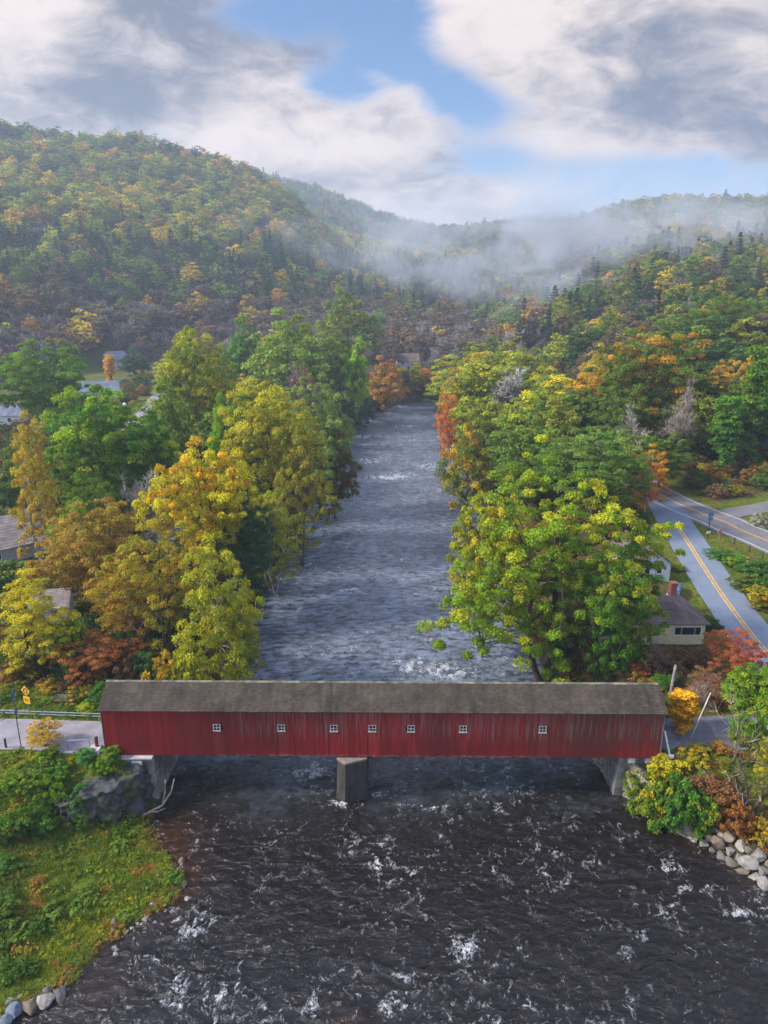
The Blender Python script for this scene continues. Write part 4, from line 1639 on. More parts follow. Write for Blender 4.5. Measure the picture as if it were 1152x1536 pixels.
ROCK_COL = {'tan': (0.16, 0.125, 0.085), 'pale grey': (0.225, 0.205, 0.175), 'grey': (0.12, 0.11, 0.10), 'blue grey': (0.12, 0.15, 0.19)}
ROCKS = {}
for cname in ROCK_COL:
    for k in range(4):
        me = boulder_mesh(100 + k, (0.8, 0.65, 0.9, 0.7)[k])
        me.materials.append(rock_mat(cname.replace(' ', '_'), ROCK_COL[cname]))
        ROCKS[(cname, k)] = me


def rock(x, y, z, r, cname, k, group, where, rr, sc=None, cat='boulder', name='boulder'):
    o = link(name, ROCKS[(cname, k)])
    o.location = (x, y, z)
    o.scale = sc or (r * rr.uniform(0.9, 1.25), r * rr.uniform(0.8, 1.1), r * rr.uniform(0.75, 1.0))
    o.rotation_euler = (rr.uniform(-0.4, 0.4), rr.uniform(-0.4, 0.4), rr.uniform(0, 6.28))
    size = 'large' if r > 0.62 else 'middling' if r > 0.42 else 'small'
    if cat == 'stone':
        size = 'larger' if r > 0.24 else 'small'
    o['label'] = f'{size} {cname} {cat} {where}'
    o['category'] = cat
    o['group'] = group
    TREE_LOG.append(o)
    return o


rr = random.Random(21)
EDGE = np.array([(25.6, 55.4), (28.1, 52.0), (31.6, 47.1), (35.5, 40.5)], float)
eseg = np.hypot(*np.diff(EDGE, axis=0).T)
es = np.concatenate([[0], np.cumsum(eseg)])
names = list(ROCK_COL)
for row, (off, zc, r0) in enumerate([(0.0, 0.0, 0.62), (0.75, 0.55, 0.60), (1.5, 1.05, 0.50)]):
    s = 0.2 + 0.4 * row + (0 if row < 1 else 1.6)
    while s < es[-1]:
        x, y = np.interp(s, es, EDGE[:, 0]), np.interp(s, es, EDGE[:, 1])
        r = r0 * rr.uniform(0.85, 1.55) * (0.8 if s < 3 else 1)
        k = rr.randrange(4)
        cn = rr.choices(names, [4, 4, 3, 0])[0]
        where = ['at the waterline of the right bank riprap', 'in the middle of the right bank riprap', 'on top of the right bank riprap'][row]
        rock(x + off * 0.80, y + off * 0.55, zc + rr.uniform(-0.08, 0.1), r, cn, k, 'riprap boulders along the right bank', where, rr)
        s += r * rr.uniform(1.15, 1.5)
for px, py, r, cn, k in [(6, 1532, .62, 'blue grey', 0), (22, 1514, .62, 'blue grey', 2), (45, 1507, .70, 'tan', 1), (66, 1499, .66, 'pale grey', 0), (91, 1489, .70, 'grey', 3), (14, 1498, .5, 'pale grey', 1), (70, 1484, .42, 'grey', 2), (28, 1492, .38, 'tan', 3)]:
    p = at(px, py, 0.35)
    rock(p.x, p.y, 0.22, r, cn, k, 'boulders at the tip of the meadow', 'at the tip of the meadow', rr)
for i in range(44):
    px, py = rr.uniform(165, 285), 0
    py = 1300 + (285 - px) * 0.75 + rr.uniform(-25, 45)
    p = at(px, py, 0.4)
    if river_d(np.array([p.x]), np.array([p.y]))[0] < -1.2:
        continue
    z_ = max(gz(p.x, p.y), -0.05)
    rock(p.x, p.y, z_ + 0.10, rr.choice([0.15, 0.2, 0.26, 0.34]), rr.choice(['pale grey', 'pale grey', 'grey', 'tan']), rr.randrange(4), 'loose stones on the meadow shore', 'on the meadow shore below the bridge', rr, cat='stone', name='shore_stone')


# ------------------------------------------------------------------ left approach: signs, rails, bench
SIGNY = mat('yellow_sign_face', (0.75, 0.40, 0.01), 0.4, 0.4, 0.06, 2)
BLACK = mat('black_paint', (0.012, 0.012, 0.013), 0.5, 0.4, 0.1, 3)
BLUEB = mat('blue_grey_sign_back', (0.10, 0.20, 0.30), 0.45, 0.5, 0.2, 3, metal=0.3)
REDP = mat('red_paint', (0.20, 0.02, 0.025), 0.55, 0.3, 0.2, 4)


def rot_panel(B, w, h, t, cx, cz, diamond):
    if diamond:
        q = [(0, -h / 2), (w / 2, 0), (0, h / 2), (-w / 2, 0)]
    else:
        q = [(-w / 2, -h / 2), (w / 2, -h / 2), (w / 2, h / 2), (-w / 2, h / 2)]
    vs = [(cx + a, -t / 2, cz + c) for a, c in q] + [(cx + a, t / 2, cz + c) for a, c in q]
    B.add(vs, [(0, 1, 2, 3), (7, 6, 5, 4), (0, 4, 5, 1), (1, 5, 6, 2), (2, 6, 7, 3), (3, 7, 4, 0)])


sx, sy = -36.6, 64.2
g0 = gz(sx, sy)
z1, z2 = atY(40, 1036, sy).z - g0, atY(41, 1050, sy).z - g0
sg = empty('warning_sign', (sx, sy, g0), math.radians(-20), 'post with a yellow diamond sign above a yellow square sign by the left road', 'road sign')
b = MB()
b.tube([(0, 0.05, -0.4), (0, 0.05, z1 + 0.3)], 0.035, 8)
b.build('post', METAL, sg)
b = MB()
rot_panel(b, 1.15, 1.15, 0.02, 0, z1, True)
d1 = b.build('diamond_panel', SIGNY, sg)
b = MB()
ring = [(0.22 * math.cos(a), -0.02, z1 + 0.26 * math.sin(a)) for a in np.linspace(0, 2 * math.pi, 17)]
b.tube(ring, 0.045, 6, cap=False)
b.build('symbol', BLACK, d1)
b = MB()
rot_panel(b, 0.82, 0.82, 0.02, 0, z2, False)
d2 = b.build('square_panel', SIGNY, sg)
b = MB()
b.box(-0.22, -0.12, -0.022, -0.011, z2 - 0.18, z2 + 0.2)
b.box(0.0, 0.2, -0.022, -0.011, z2 + 0.1, z2 + 0.18)
b.box(0.0, 0.2, -0.022, -0.011, z2 - 0.06, z2 + 0.02)
b.box(0.0, 0.2, -0.022, -0.011, z2 - 0.2, z2 - 0.12)
b.build('symbol', BLACK, d2)

sx, sy = -34.9, 59.0
g0 = gz(sx, sy)
za, zb_ = atY(30, 1044, sy).z - g0, atY(31, 1066, sy).z - g0
sg = empty('sign_post', (sx, sy, g0), math.radians(96), 'tall dark post carrying blue grey sign panels seen from behind, near road edge', 'road sign')
b = MB()
b.tube([(0, 0, -0.4), (0, 0, za + 0.7)], 0.045, 8)
b.build('post', BLACK, sg)
b = MB()
b.box(-0.30, 0.30, -0.075, -0.05, za - 0.62, za + 0.62)
b.build('tall_panel', BLUEB, sg)
b = MB()
rot_panel(b, 1.0, 1.15, 0.02, 0, zb_ - 0.05, True)
for i_, v_ in enumerate(b.v):
    b.v[i_] = (v_[0], v_[1] - 0.062, v_[2])
b.build('diamond_panel', BLUEB, sg)

gr = empty('guard_rail', (-34, 64.0, 0), 0, 'low weathered two-rail guard fence along the far side of the left road', 'guard rail')
pts = [(-46, 64.9), (-40, 64.6), (-34, 64.2), (-29, 63.9), (-26.6, 63.6)]
A = np.array(pts)
for i, x in enumerate(np.arange(-46, -26.2, 2.2)):
    y = np.interp(x, A[:, 0], A[:, 1])
    z = gz(x, y)
    b = MB()
    b.box(x + 34 - .06, x + 34 + .06, y - 64 - .06, y - 64 + .06, z - .4, z + .78)
    b.build('post', GREYWOOD, gr)
for hz in (0.36, 0.66):
    b = MB()
    q = [(x + 34, np.interp(x, A[:, 0], A[:, 1]) - 64 - 0.09, gz(x, np.interp(x, A[:, 0], A[:, 1])) + hz) for x in np.arange(-46, -26.2, 1.1)]
    b.tube(q, 0.05, 6)
    b.build('rail', METAL, gr)

p = at(140, 1131, 5.0)
blk = empty('parapet_block', (-27.3, 58.1, 4.9), 0, 'whitish concrete parapet block at the left foot of the bridge', 'parapet')
b = MB()
b.box(-0.55, 0.5, -0.5, 0.45, -0.6, 0.75)
b.build('block', CONC, blk, bevel=0.05)
b = MB()
b.box(-3.2, -0.56, -0.12, 0.14, -0.5, 0.22)
b.build('curb', CONC, blk, bevel=0.03)
rp = empty('bollard', (-27.25, 58.25, 5.65), 0, 'short red post standing on the whitish parapet block', 'post')
b = MB()
b.tube([(0, 0, 0), (0, 0, 0.9)], 0.16, 12)
b.build('shaft', REDP, rp)
b = MB()
b.tube([(0, 0, 0.9), (0, 0, 0.95), (0, 0, 1.0)], [0.18, 0.18, 0.1], 12)
b.build('cap', BLACK, rp)
b = MB()
b.tube([(0, 0, -0.3), (0, 0, 0.95), (0.08, 0, 1.02), (2.0, 0.1, 1.02), (2.1, 0.1, 0.95), (2.1, 0.1, -0.3)], 0.045, 6)
o = b.build('hand_rail', METAL)
o.location = (-30.3, 58.7, gz(-30.3, 58.7))
tag(o, 'thin metal pipe rail beside the road left of the parapet block', 'rail')
b = MB()
b.box(-.07, .07, -.07, .07, -.4, 1.0)
b.box(-.09, .09, -.09, .09, 1.002, 1.05)
o = b.build('marker_post', DARKWOOD)
o.location = (-36.3, 58.9, gz(-36.3, 58.9))
tag(o, 'short dark wooden marker post on the near edge of the left road', 'post')
p = at(90, 1128, 5)
rock(p.x + .2, p.y, gz(p.x, p.y) + .1, .42, 'pale grey', 1, None or 'boulders at the tip of the meadow', 'x', rr)
o = TREE_LOG.pop()
del o['group']
o['label'] = 'lone whitish stone at the near edge of the left road'

bx, by = -34.0, 66.6
bn = empty('park_bench', (bx, by, gz(bx, by)), 0, 'weathered wooden bench on the lawn under the leaning tree', 'bench')
b = MB()
for i in range(3):
    b.box(-1.0, 1.0, -0.25 + i * .17, -0.10 + i * .17, 0.44, 0.49)
b.build('seat', mat('brown_bench_timber', (.10, .065, .045), .8, .2, .3, 4), bn)
b = MB()
b.box(-1.0, 1.0, 0.30, 0.34, 0.60, 0.74)
b.box(-1.0, 1.0, 0.33, 0.37, 0.80, 0.95)
b.build('backrest', GREYWOOD, bn)
for s in (-0.85, 0.85):
    for ya, yb, zt in ((-0.22, -0.14, 0.437), (0.20, 0.28, 0.437), (0.285, 0.298, 0.95)):
        b = MB()
        b.box(s - .04, s + .04, ya, yb, -0.1, zt)
        b.build('leg', DARKWOOD, bn)

# driftwood caught beside the abutment
b = MB()
b.tube([(-1.7, -1.0, 0.05), (-.6, -.4, 0.35), (.4, .2, 0.6), (1.1, 1.0, 1.5), (1.35, 1.5, 2.6)], [.12, .14, .12, .09, .04], 7)
b.tube([(.4, .2, .6), (.55, .9, 1.5), (.5, 1.4, 2.6)], [.09, .07, .03], 6)
b.tube([(-.6, -.4, .35), (.2, -.6, .55), (.9, -.4, .8)], [.08, .06, .03], 6)
o = b.build('driftwood', mat('driftwood_grey', (0.30, 0.25, 0.21), .9, .1, .35, 3), smooth=True)
o.location = (-21.3, 56.0, 0)
tag(o, 'pale forked driftwood branch stuck at the foot of the left abutment', 'driftwood')


# ------------------------------------------------------------------ houses
CREAM = mat('cream_siding', (0.60, 0.52, 0.31), 0.8, 0.2, 0.10, 2)
WSIDE = mat('white_siding', (0.66, 0.68, 0.70), 0.7, 0.2, 0.10, 2)
GSIDE = mat('grey_siding', (0.34, 0.36, 0.40), 0.8, 0.2, 0.15, 2)
TEAL = mat('teal_siding', (0.06, 0.20, 0.25), 0.8, 0.2, 0.2, 2)
BRICK = mat('red_brick', (0.28, 0.09, 0.07), 0.9, 0.2, 0.35, 6)
PANE_B = mat('blue_window_glass', (0.10, 0.16, 0.20), 0.08, 0.6, 0.2, 1)


def house(name, label, x, y, rz, w, d, h, rh, wall, roof, windows=(), hip=False, chimney=None, door=None, axis_y=False, z=None, front=None):
    """w along local x, d along local y; windows: (side, along, z, width, height)"""
    z = (min(gz(x - w / 3, y), gz(x + w / 3, y), gz(x, y - d / 3), gz(x, y + d / 3)) if z is None else z)
    t = empty(name, (x, y, z), rz, label, 'house')
    b = MB()
    if hip:
        b.box(-w / 2, w / 2, -d / 2, d / 2, -1.0, h)
    elif axis_y:
        b.prism([(-w / 2, -d / 2), (w / 2, -d / 2), (w / 2, d / 2), (-w / 2, d / 2)], -1.0, h)
        for s in (-1, 1):
            b.add([(-w / 2, s * d / 2, h), (w / 2, s * d / 2, h), (0, s * d / 2, h + rh), (-w / 2, s * (d / 2 - .1), h), (w / 2, s * (d / 2 - .1), h), (0, s * (d / 2 - .1), h + rh)],
                  [(0, 1, 2), (3, 5, 4), (0, 2, 5, 3), (1, 4, 5, 2)])
    else:
        b.prism([(-w / 2, -d / 2), (w / 2, -d / 2), (w / 2, d / 2), (-w / 2, d / 2)], -1.0, h)
        for s in (-1, 1):
            b.add([(s * w / 2, -d / 2, h), (s * w / 2, d / 2, h), (s * w / 2, 0, h + rh), (s * (w / 2 - .1), -d / 2, h), (s * (w / 2 - .1), d / 2, h), (s * (w / 2 - .1), 0, h + rh)],
                  [(0, 1, 2), (3, 5, 4), (0, 2, 5, 3), (1, 4, 5, 2)])
    b.build('wall', wall, t)
    o_ = 0.45
    if hip:
        B = MB()
        W_, D_ = w / 2 + o_, d / 2 + o_
        rl = max(0.3, (w - d) / 2)
        r = random.Random(9)
        n = 12
        for i in range(n):
            t0, t1 = i / n, (i + 1) / n
            for (c0, c1, e0, e1) in [((-W_, -D_), (W_, -D_), (-rl, 0), (rl, 0)), ((W_, -D_), (W_, D_), (rl, 0), (rl, 0)), ((W_, D_), (-W_, D_), (rl, 0), (-rl, 0)), ((-W_, D_), (-W_, -D_), (-rl, 0), (-rl, 0))]:
                B.cur = (r.random(), r.random(), 0, 1)
                P = lambda c, e, t_, up: (c[0] + (e[0] - c[0]) * t_, c[1] + (e[1] - c[1]) * t_, h - .05 + (rh + .05) * t_ + up)
                B.add([P(c0, e0, t0, .04), P(c1, e1, t0, .04), P(c1, e1, t1, 0.0), P(c0, e0, t1, 0.0), P(c0, e0, t0, -.08), P(c1, e1, t0, -.08)], [(0, 1, 2, 3), (0, 4, 5, 1)])
        B.add([(-W_, -D_, h - .13), (W_, -D_, h - .13), (W_, D_, h - .13), (-W_, D_, h - .13)], [(0, 1, 2, 3)])
        rfo = B.build('roof', roof, t)
    else:
        for s in (-1, 1):
            if axis_y:
                B = courses(-d / 2 - o_, d / 2 + o_, s * (w / 2 + o_), h - o_ * rh / (w / 2) + .12, 0, h + rh + .12, 12, 5 + s, seg=1.0)
                B.v = [(v[1], v[0], v[2]) for v in B.v]
            else:
                B = courses(-w / 2 - o_, w / 2 + o_, s * (d / 2 + o_), h - o_ * rh / (d / 2) + .12, 0, h + rh + .12, 12, 5 + s, seg=1.0)
            rfo = B.build('roof', roof, t)
    for (side, al, wz, ww, wh) in windows:
        f, p = MB(), MB()
        s = -1 if side in ('front', 'left') else 1
        e = 0.10
        if side in ('front', 'back'):
            y0 = s * d / 2
            ya, yb = sorted((y0 + s * 0.004, y0 + s * 0.06))
            for (a, b2, c, d2) in ((al - ww / 2 - e, al - ww / 2, wz - e, wz + wh + e), (al + ww / 2, al + ww / 2 + e, wz - e, wz + wh + e), (al - ww / 2, al + ww / 2, wz - e, wz), (al - ww / 2, al + ww / 2, wz + wh, wz + wh + e)):
                f.box(a, b2, ya, yb, c, d2)
            ya, yb = sorted((y0 + s * 0.003, y0 + s * 0.03))
            p.box(al - ww / 2 + .001, al + ww / 2 - .001, ya, yb, wz + .001, wz + wh - .001)
        else:
            x0 = s * w / 2
            xa, xb_ = sorted((x0 + s * 0.004, x0 + s * 0.06))
            for (a, b2, c, d2) in ((al - ww / 2 - e, al - ww / 2, wz - e, wz + wh + e), (al + ww / 2, al + ww / 2 + e, wz - e, wz + wh + e), (al - ww / 2, al + ww / 2, wz - e, wz), (al - ww / 2, al + ww / 2, wz + wh, wz + wh + e)):
                f.box(xa, xb_, a, b2, c, d2)
            xa, xb_ = sorted((x0 + s * 0.003, x0 + s * 0.03))
            p.box(xa, xb_, al - ww / 2 + .001, al + ww / 2 - .001, wz + .001, wz + wh - .001)
        fo = f.build('window', WHITE, t)
        p.build('pane', GLASS, fo)
    if chimney:
        cx, cy, cw, cz = chimney
        b = MB()
        b.box(cx - cw / 2, cx + cw / 2, cy - cw / 2, cy + cw / 2, h * 0.6, cz)
        b.box(cx - cw / 2 - .08, cx + cw / 2 + .08, cy - cw / 2 - .08, cy + cw / 2 + .08, cz + .001, cz + .15)
        b.build('chimney', BRICK, rfo)
    if door:
        al, dw, dh = door
        b = MB()
        b.box(al - dw / 2, al + dw / 2, -d / 2 - .05, -d / 2 - .003, 0.1, dh)
        b.build('door', REDP, t)
    return t


yh_x1 = 39.5
house('ranch_house', 'cream ranch house with brown hip roof and wide front window beside the big tree', 33.0, 83.2, 0.0, 12.6, 8.0, 2.75, 1.9, CREAM, SHINGLE_B,
      [('front', 3.0, 1.15, 0.75, 1.0), ('front', 4.25, 1.15, 1.5, 1.0), ('front', 5.45, 1.15, 0.65, 1.0), ('front', 0.4, 1.0, 0.8, 1.0), ('right', -1.5, 1.1, 1.0, 1.0), ('right', 1.6, 1.1, 1.0, 1.0)],
      hip=True, chimney=(5.0, 3.4, 0.8, 4.9), z=gz(35, 80))
house('cottage', 'white cottage with two small gable windows behind the cream ranch house', 38.0, 99.5, 0.12, 5.2, 9.0, 2.6, 2.0, WSIDE, SHINGLE_B,
      [('front', -0.9, 1.2, 0.7, .9), ('front', 0.9, 1.2, 0.7, .9)], axis_y=True)
house('brown_roofed_house', 'house with a broad mauve brown shingle roof at the left edge', -67.0, 112, -0.75, 13, 16, 2.7, 3.4, GSIDE, SHINGLE_M,
      [('front', -2, 1.0, 1, 1.2), ('front', 2, 1.0, 1, 1.2), ('right', 0, 1.0, 1, 1.2)], axis_y=True)
house('white_house', 'white clapboard house with tall windows cut by the left edge', -92.6, 148, 0.0, 9, 9, 6.2, 3.0, WSIDE, SHINGLE_M,
      [('front', 0, 1.0, .9, 1.5), ('front', 2.8, 1.0, .9, 1.5), ('front', 2.8, 3.9, .9, 1.5), ('front', 0, 3.9, .9, 1.5), ('right', 0, 1.0, .9, 1.5), ('right', 0, 3.9, .9, 1.5), ('right', 2.8, 3.9, .9, 1.5)])
house('village_house', 'long low house with blue grey roof among bare trees in the village', -119, 292, 0.35, 20, 9, 3.2, 3.4, WSIDE, SHINGLE_BL,
      [('front', -5, 1, 1.2, 1.3), ('front', 0, 1, 1.2, 1.3), ('front', 5, 1, 1.2, 1.3)])
house('gabled_house', 'tall grey gabled house with teal side beyond the slim golden tree', -149, 402, -0.6, 9, 11, 5.4, 4.4, GSIDE, SHINGLE_BL,
      [('front', -2, 1, 1, 1.5), ('front', 2, 1, 1, 1.5), ('front', 0, 4.6, 1.2, 1.6), ('right', -2, 1, 1, 1.5), ('right', 2, 1, 1, 1.5)], axis_y=True)
house('blue_roofed_shed', 'small shed with pale blue roof glimpsed between left bank trees', -37.5, 116, 0.3, 5, 5, 2.4, 1.5, WSIDE, SHINGLE_BL, [('front', 0, .9, .9, .9)])
house('garden_shed', 'small white shed half hidden behind orange and yellow leaves', -44.5, 88, 0.2, 4.2, 4.2, 2.5, 1.5, WSIDE, SHINGLE_M, [('front', 0.6, 1.0, .8, .9)])
house('riverside_house', 'grey house among trees where the river bends away', 12, 372, 0.1, 11, 9, 5.0, 3.4, GSIDE, SHINGLE_B,
      [('front', -3, 1, 1.2, 1.4), ('front', 0, 1, 1.2, 1.4), ('front', 3, 1, 1.2, 1.4), ('front', -3, 3.4, 1.2, 1.2), ('front', 3, 3.4, 1.2, 1.2)])
house('woodland_house', 'dim house with pale gable behind the big rounded tree on the left', -126, 236, 0.2, 10, 8, 3.2, 3, WSIDE, SHINGLE_BL, [('front', -2, 1, 1, 1.3), ('front', 2, 1, 1, 1.3)])

# parked car beside the ranch house
CARM = mat('dark_blue_car_paint', (0.03, 0.05, 0.08), 0.25, 0.6, 0.05, 2)
TYRE = mat('tyre_rubber', (0.015, 0.015, 0.016), 0.9, 0.2, 0.2, 4)
CHROME = mat('wheel_metal', (0.5, 0.5, 0.52), 0.3, 0.5, 0.05, 4, metal=0.9)
LAMP = mat('headlight_lens', (0.75, 0.77, 0.8), 0.1, 0.6, 0.05, 4)


def car(x, y, rz, label, paint, glass=GLASS):
    t = empty('parked_car', (x, y, gz(x, y) + 0.05), rz, label, 'car')
    prof = [(-2.2, .35), (-2.25, .75), (-2.1, .95), (-1.35, 1.02), (-0.75, 1.45), (0.95, 1.48), (1.75, 1.05), (2.2, .95), (2.25, .4)]
    b = MB()
    n = len(prof)
    vs = []
    for yy, k in ((-0.86, 0), (0.86, 0)):
        vs += [(p[0], yy * (0.82 if p[1] > 1.1 else 1), p[1]) for p in prof]
    b.add(vs, [tuple(range(n)), tuple(range(n, 2 * n))[::-1]] + [(i, (i + 1) % n, n + (i + 1) % n, n + i) for i in range(n)])
    b.build('body', paint, t, bevel=0.06)
    for q in ([(-1.28, 1.06), (-.78, 1.42)], [(1.0, 1.46), (1.68, 1.09)]):
        b = MB()
        (xa, za), (xb_, zb2) = q
        s_ = 0.02
        b.hexa([(xa, -.66, za + s_), (xa, .66, za + s_), (xb_, .62, zb2 + s_), (xb_, -.62, zb2 + s_), (xa, -.66, za + .04), (xa, .66, za + .04), (xb_, .62, zb2 + .04), (xb_, -.62, zb2 + .04)])
        b.build('windscreen', glass, t)
    for s in (-1, 1):
        b = MB()
        ya, yb = s * .865, s * .76
        b.add([(-1.15, s * .875, 1.04), (1.45, s * .875, 1.06), (0.9, s * .735, 1.42), (-.7, s * .735, 1.40), (-1.15, s * .85, 1.04), (1.45, s * .85, 1.06), (0.9, s * .71, 1.42), (-.7, s * .71, 1.40)],
              [(0, 1, 2, 3), (7, 6, 5, 4), (0, 4, 5, 1), (1, 5, 6, 2), (2, 6, 7, 3), (3, 7, 4, 0)])
        b.build('side_window', glass, t)
        b = MB()
        b.box(-2.285, -2.2, s * .62 - .16, s * .62 + .16, .62, .78)
        b.build('headlight', LAMP, t)
        for xw in (-1.4, 1.4):
            b = MB()
            b.tube([(xw, s * .70, .33), (xw, s * .90, .33)], .33, 16)
            wh = b.build('wheel', TYRE, t)
            b = MB()
            b.tube([(xw, s * .895, .33), (xw, s * .915, .33)], .2, 12)
            b.build('rim', CHROME, wh)
    return t


car(40.4, 91.5, math.radians(62), 'dark car with blue windscreen parked behind the cream ranch house', CARM, mat('teal_glass', (0.03, 0.16, 0.22), .1, .6, .1, 2))
car(-109, 226.0, math.radians(10), 'white car parked on the village road at the left edge', mat('white_car_paint', (.7, .7, .72), .3, .5, .05, 2))

# ------------------------------------------------------------------ right-hand signs and posts
STOPR = mat('stop_sign_red', (0.55, 0.02, 0.04), 0.4, 0.4, 0.05, 3)


def lettering(txt, size, loc, parent, m):
    cu = bpy.data.curves.new('lettering', 'FONT')
    cu.body = txt
    cu.size = size
    cu.align_x, cu.align_y = 'CENTER', 'CENTER'
    cu.extrude = 0.004
    tmp = bpy.data.objects.new('lettering_tmp', cu)
    COL.objects.link(tmp)
    dg = bpy.context.evaluated_depsgraph_get()
    me = bpy.data.meshes.new_from_object(tmp.evaluated_get(dg))
    bpy.data.objects.remove(tmp)
    o = link('lettering', me, m, parent)
    o.location = loc
    o.rotation_euler = (math.pi / 2, 0, 0)
    return o


sx, sy = 54.1, 108.6
ss = empty('stop_sign', (sx, sy, gz(sx, sy)), math.radians(20), 'red octagonal stop sign with white border where the roads meet', 'stop sign')
b = MB()
b.tube([(0, .04, -.4), (0, .04, 2.3)], .035, 8)
b.build('post', METAL, ss)


def octagon(r, y0, y1, zc, m, nm, parent):
    b = MB()
    q = [(r * math.cos(math.pi / 8 + k * math.pi / 4), r * math.sin(math.pi / 8 + k * math.pi / 4)) for k in range(8)]
    vs = [(a, y0, zc + c) for a, c in q] + [(a, y1, zc + c) for a, c in q]
    b.add(vs, [tuple(range(8)), tuple(range(8, 16))[::-1]] + [(i, (i + 1) % 8, 8 + (i + 1) % 8, 8 + i) for i in range(8)])
    return b.build(nm, m, parent)


octagon(.50, -.01, .012, 1.95, WHITE, 'border', ss)
fc = octagon(.45, -.02, -.0105, 1.95, STOPR, 'panel', ss)
lettering('STOP', .36, (0, -.024, 1.95), fc, WHITE)
sx, sy = 53.3, 110.8
gsn = empty('route_sign', (sx, sy, gz(sx, sy)), math.radians(20), 'tall dark post with pale blue grey sign panels at the road junction', 'road sign')
b = MB()
b.tube([(0, .05, -.4), (0, .05, 4.4)], .06, 8)
b.build('post', BLACK, gsn)
for zc, w_ in ((4.05, 1.15), (3.3, 1.0)):
    b = MB()
    b.box(-w_ / 2, w_ / 2, -.03, 0, zc - .33, zc + .33)
    b.build('panel', BLUEB, gsn)
b = MB()
b.box(-.42, .42, -.03, 0, .75, 1.2)
b.build('low_panel', WHITE, gsn)
for i, (px, py) in enumerate([(1102, 812), (1125, 822), (1145, 830)]):
    p = at(px, py, 9.0)
    b = MB()
    b.box(-.06, .06, -.06, .06, -.4, .95)
    b.box(-.075, .075, -.075, .075, .952, 1.0)
    o = b.build('guide_post', DARKWOOD)
    o.location = (p.x, p.y, gz(p.x, p.y))
    tag(o, ['guide post nearest the stop sign by the highway', 'middle guide post by the highway', 'guide post by the highway nearest the right edge'][i], 'post', 'guide posts by the highway')
b = MB()
b.tube([(-.9, 0, -.5), (0, 0, 3.1), (.55, 0, 5.3)], [.075, .065, .055], 8)
b.tube([(.56, 0, 5.31), (.575, 0, 5.38)], [.065, .02], 8)
o = b.build('leaning_pole', mat('pale_pole_wood', (.50, .46, .42), .8, .2, .25, 2), smooth=True)
o.location = (30.6, 60.0, gz(30.6, 60.0))
tag(o, 'thin whitish leaning pole right of the bridge end', 'pole')
b = MB()
b.tube([(.05, 0, -.5), (0, 0, 2), (.15, .1, 4.6)], [.22, .18, .13], 8)
b.tube([(0.02, 0, 3.2), (.5, .1, 3.9)], [.07, .03], 6)
o = b.build('dead_tree', mat('silver_dead_wood', (.20, .18, .175), .9, .1, .35, 2), smooth=True)
o.location = (30.4, 66.6, gz(30.4, 66.6))
tag(o, 'grey broken tree trunk standing behind the right bridge end', 'dead tree')
# white timber brace at the right portal
b = MB()
b.hexa([(0, -.05, 0), (.16, -.05, 0), (.16, .05, 0), (0, .05, 0), (-.75, -.05, 2.6), (-.6, -.05, 2.6), (-.6, .05, 2.6), (-.75, .05, 2.6)])
b.box(-.25, .45, -.1, .1, -.3, -.002)
o = b.build('timber_brace', WHITE)
o.location = (27.0, 57.9, 4.9)
tag(o, 'white slanting timber brace at the right bridge portal', 'brace')

# street lamp in the village and cable over the river
lx, ly = -83.0, 232
lz = atY(207, 622, ly).z
st = empty('street_lamp', (lx, ly, gz(lx, ly)), 0, 'dark street lamp with a white globe on the village lane', 'lamp')
b = MB()
b.tube([(0, 0, -.4), (0, 0, 5.6), (-.3, 0, 6.0), (-1.6, 0, 6.2)], [.10, .08, .06, .05], 8)
b.build('post', BLACK, st)
b = MB()
b.tube([(-1.6, 0, 6.25), (-1.6, 0, 6.5), (-1.6, 0, 6.9), (-1.6, 0, 7.3), (-1.6, 0, 7.45)], [.15, .5, .62, .45, .1], 12)
b.build('globe', WHITE, st, smooth=True)
pl, pr = at(538, 674, 2.4), at(672, 675, 2.4)
b = MB()
cpts = [Vector((pl.x - 6 + (pr.x - pl.x + 12) * t, 213, 2.2 + 2.2 * (2 * t - 1) ** 2)) for t in np.linspace(0, 1, 25)]
b.tube(cpts, 0.05, 5)
o = b.build('river_cable', BLACK)
tag(o, 'thin dark cable strung across the far reach of the river', 'cable')
# ------------------------------------------------------------------ single trees, front to back
OCC = []


def hero(*args, **k):
    o = plant_px(*args, **k)
    OCC.append((o.location.x, o.location.y, args[3] * to_px(o.location.x, o.location.y, 8)[2] / FPX * 0.36))
    return o


def wood(kind, px, yt, w, Y, a, b, label, name='tree', **k):
    return hero(kind, px, yt, w, Y, a, b, label=label, name=name, **k)


# the big tree over the right bank
BIGT = hero('hero', 838, 722, 345, 79.5, (0.13, 0.20, 0.010), (0.30, 0.30, 0.014), label='huge yellow green tree leaning over the river behind the right half of the bridge', name='sycamore_tree', rot=0.6)
wood('near', 735, 735, 130, 86, (0.17, 0.20, 0.010), (0.34, 0.28, 0.012), 'yellow green tree reaching over the water beside the huge right bank tree', var=0)
wood('near', 940, 800, 140, 74.5, (0.055, 0.12, 0.010), (0.20, 0.22, 0.012), 'dense green tree between the huge tree and the cream ranch house', var=1)
wood('near', 895, 640, 165, 118, (0.075, 0.135, 0.018), (0.14, 0.19, 0.03), 'broad cool green tree rising behind the huge right bank tree', var=0)
wood('near', 800, 690, 120, 125, (0.085, 0.13, 0.012), OLIV, 'mid green tree on the right bank just upstream of the huge tree', var=1)
wood('airy', 975, 672, 70, 124, (0.36, 0.12, 0.012), GOLD, 'orange maple beside the road junction on the right', name='maple_tree', var=1)
wood('near', 1000, 650, 80, 140, OLIV, GRN, 'olive tree right behind the orange maple at the junction', var=2)
wood('mid', 730, 590, 100, 178, (0.15, 0.165, 0.015), YGRN, 'yellow olive tree at the right river edge upstream')
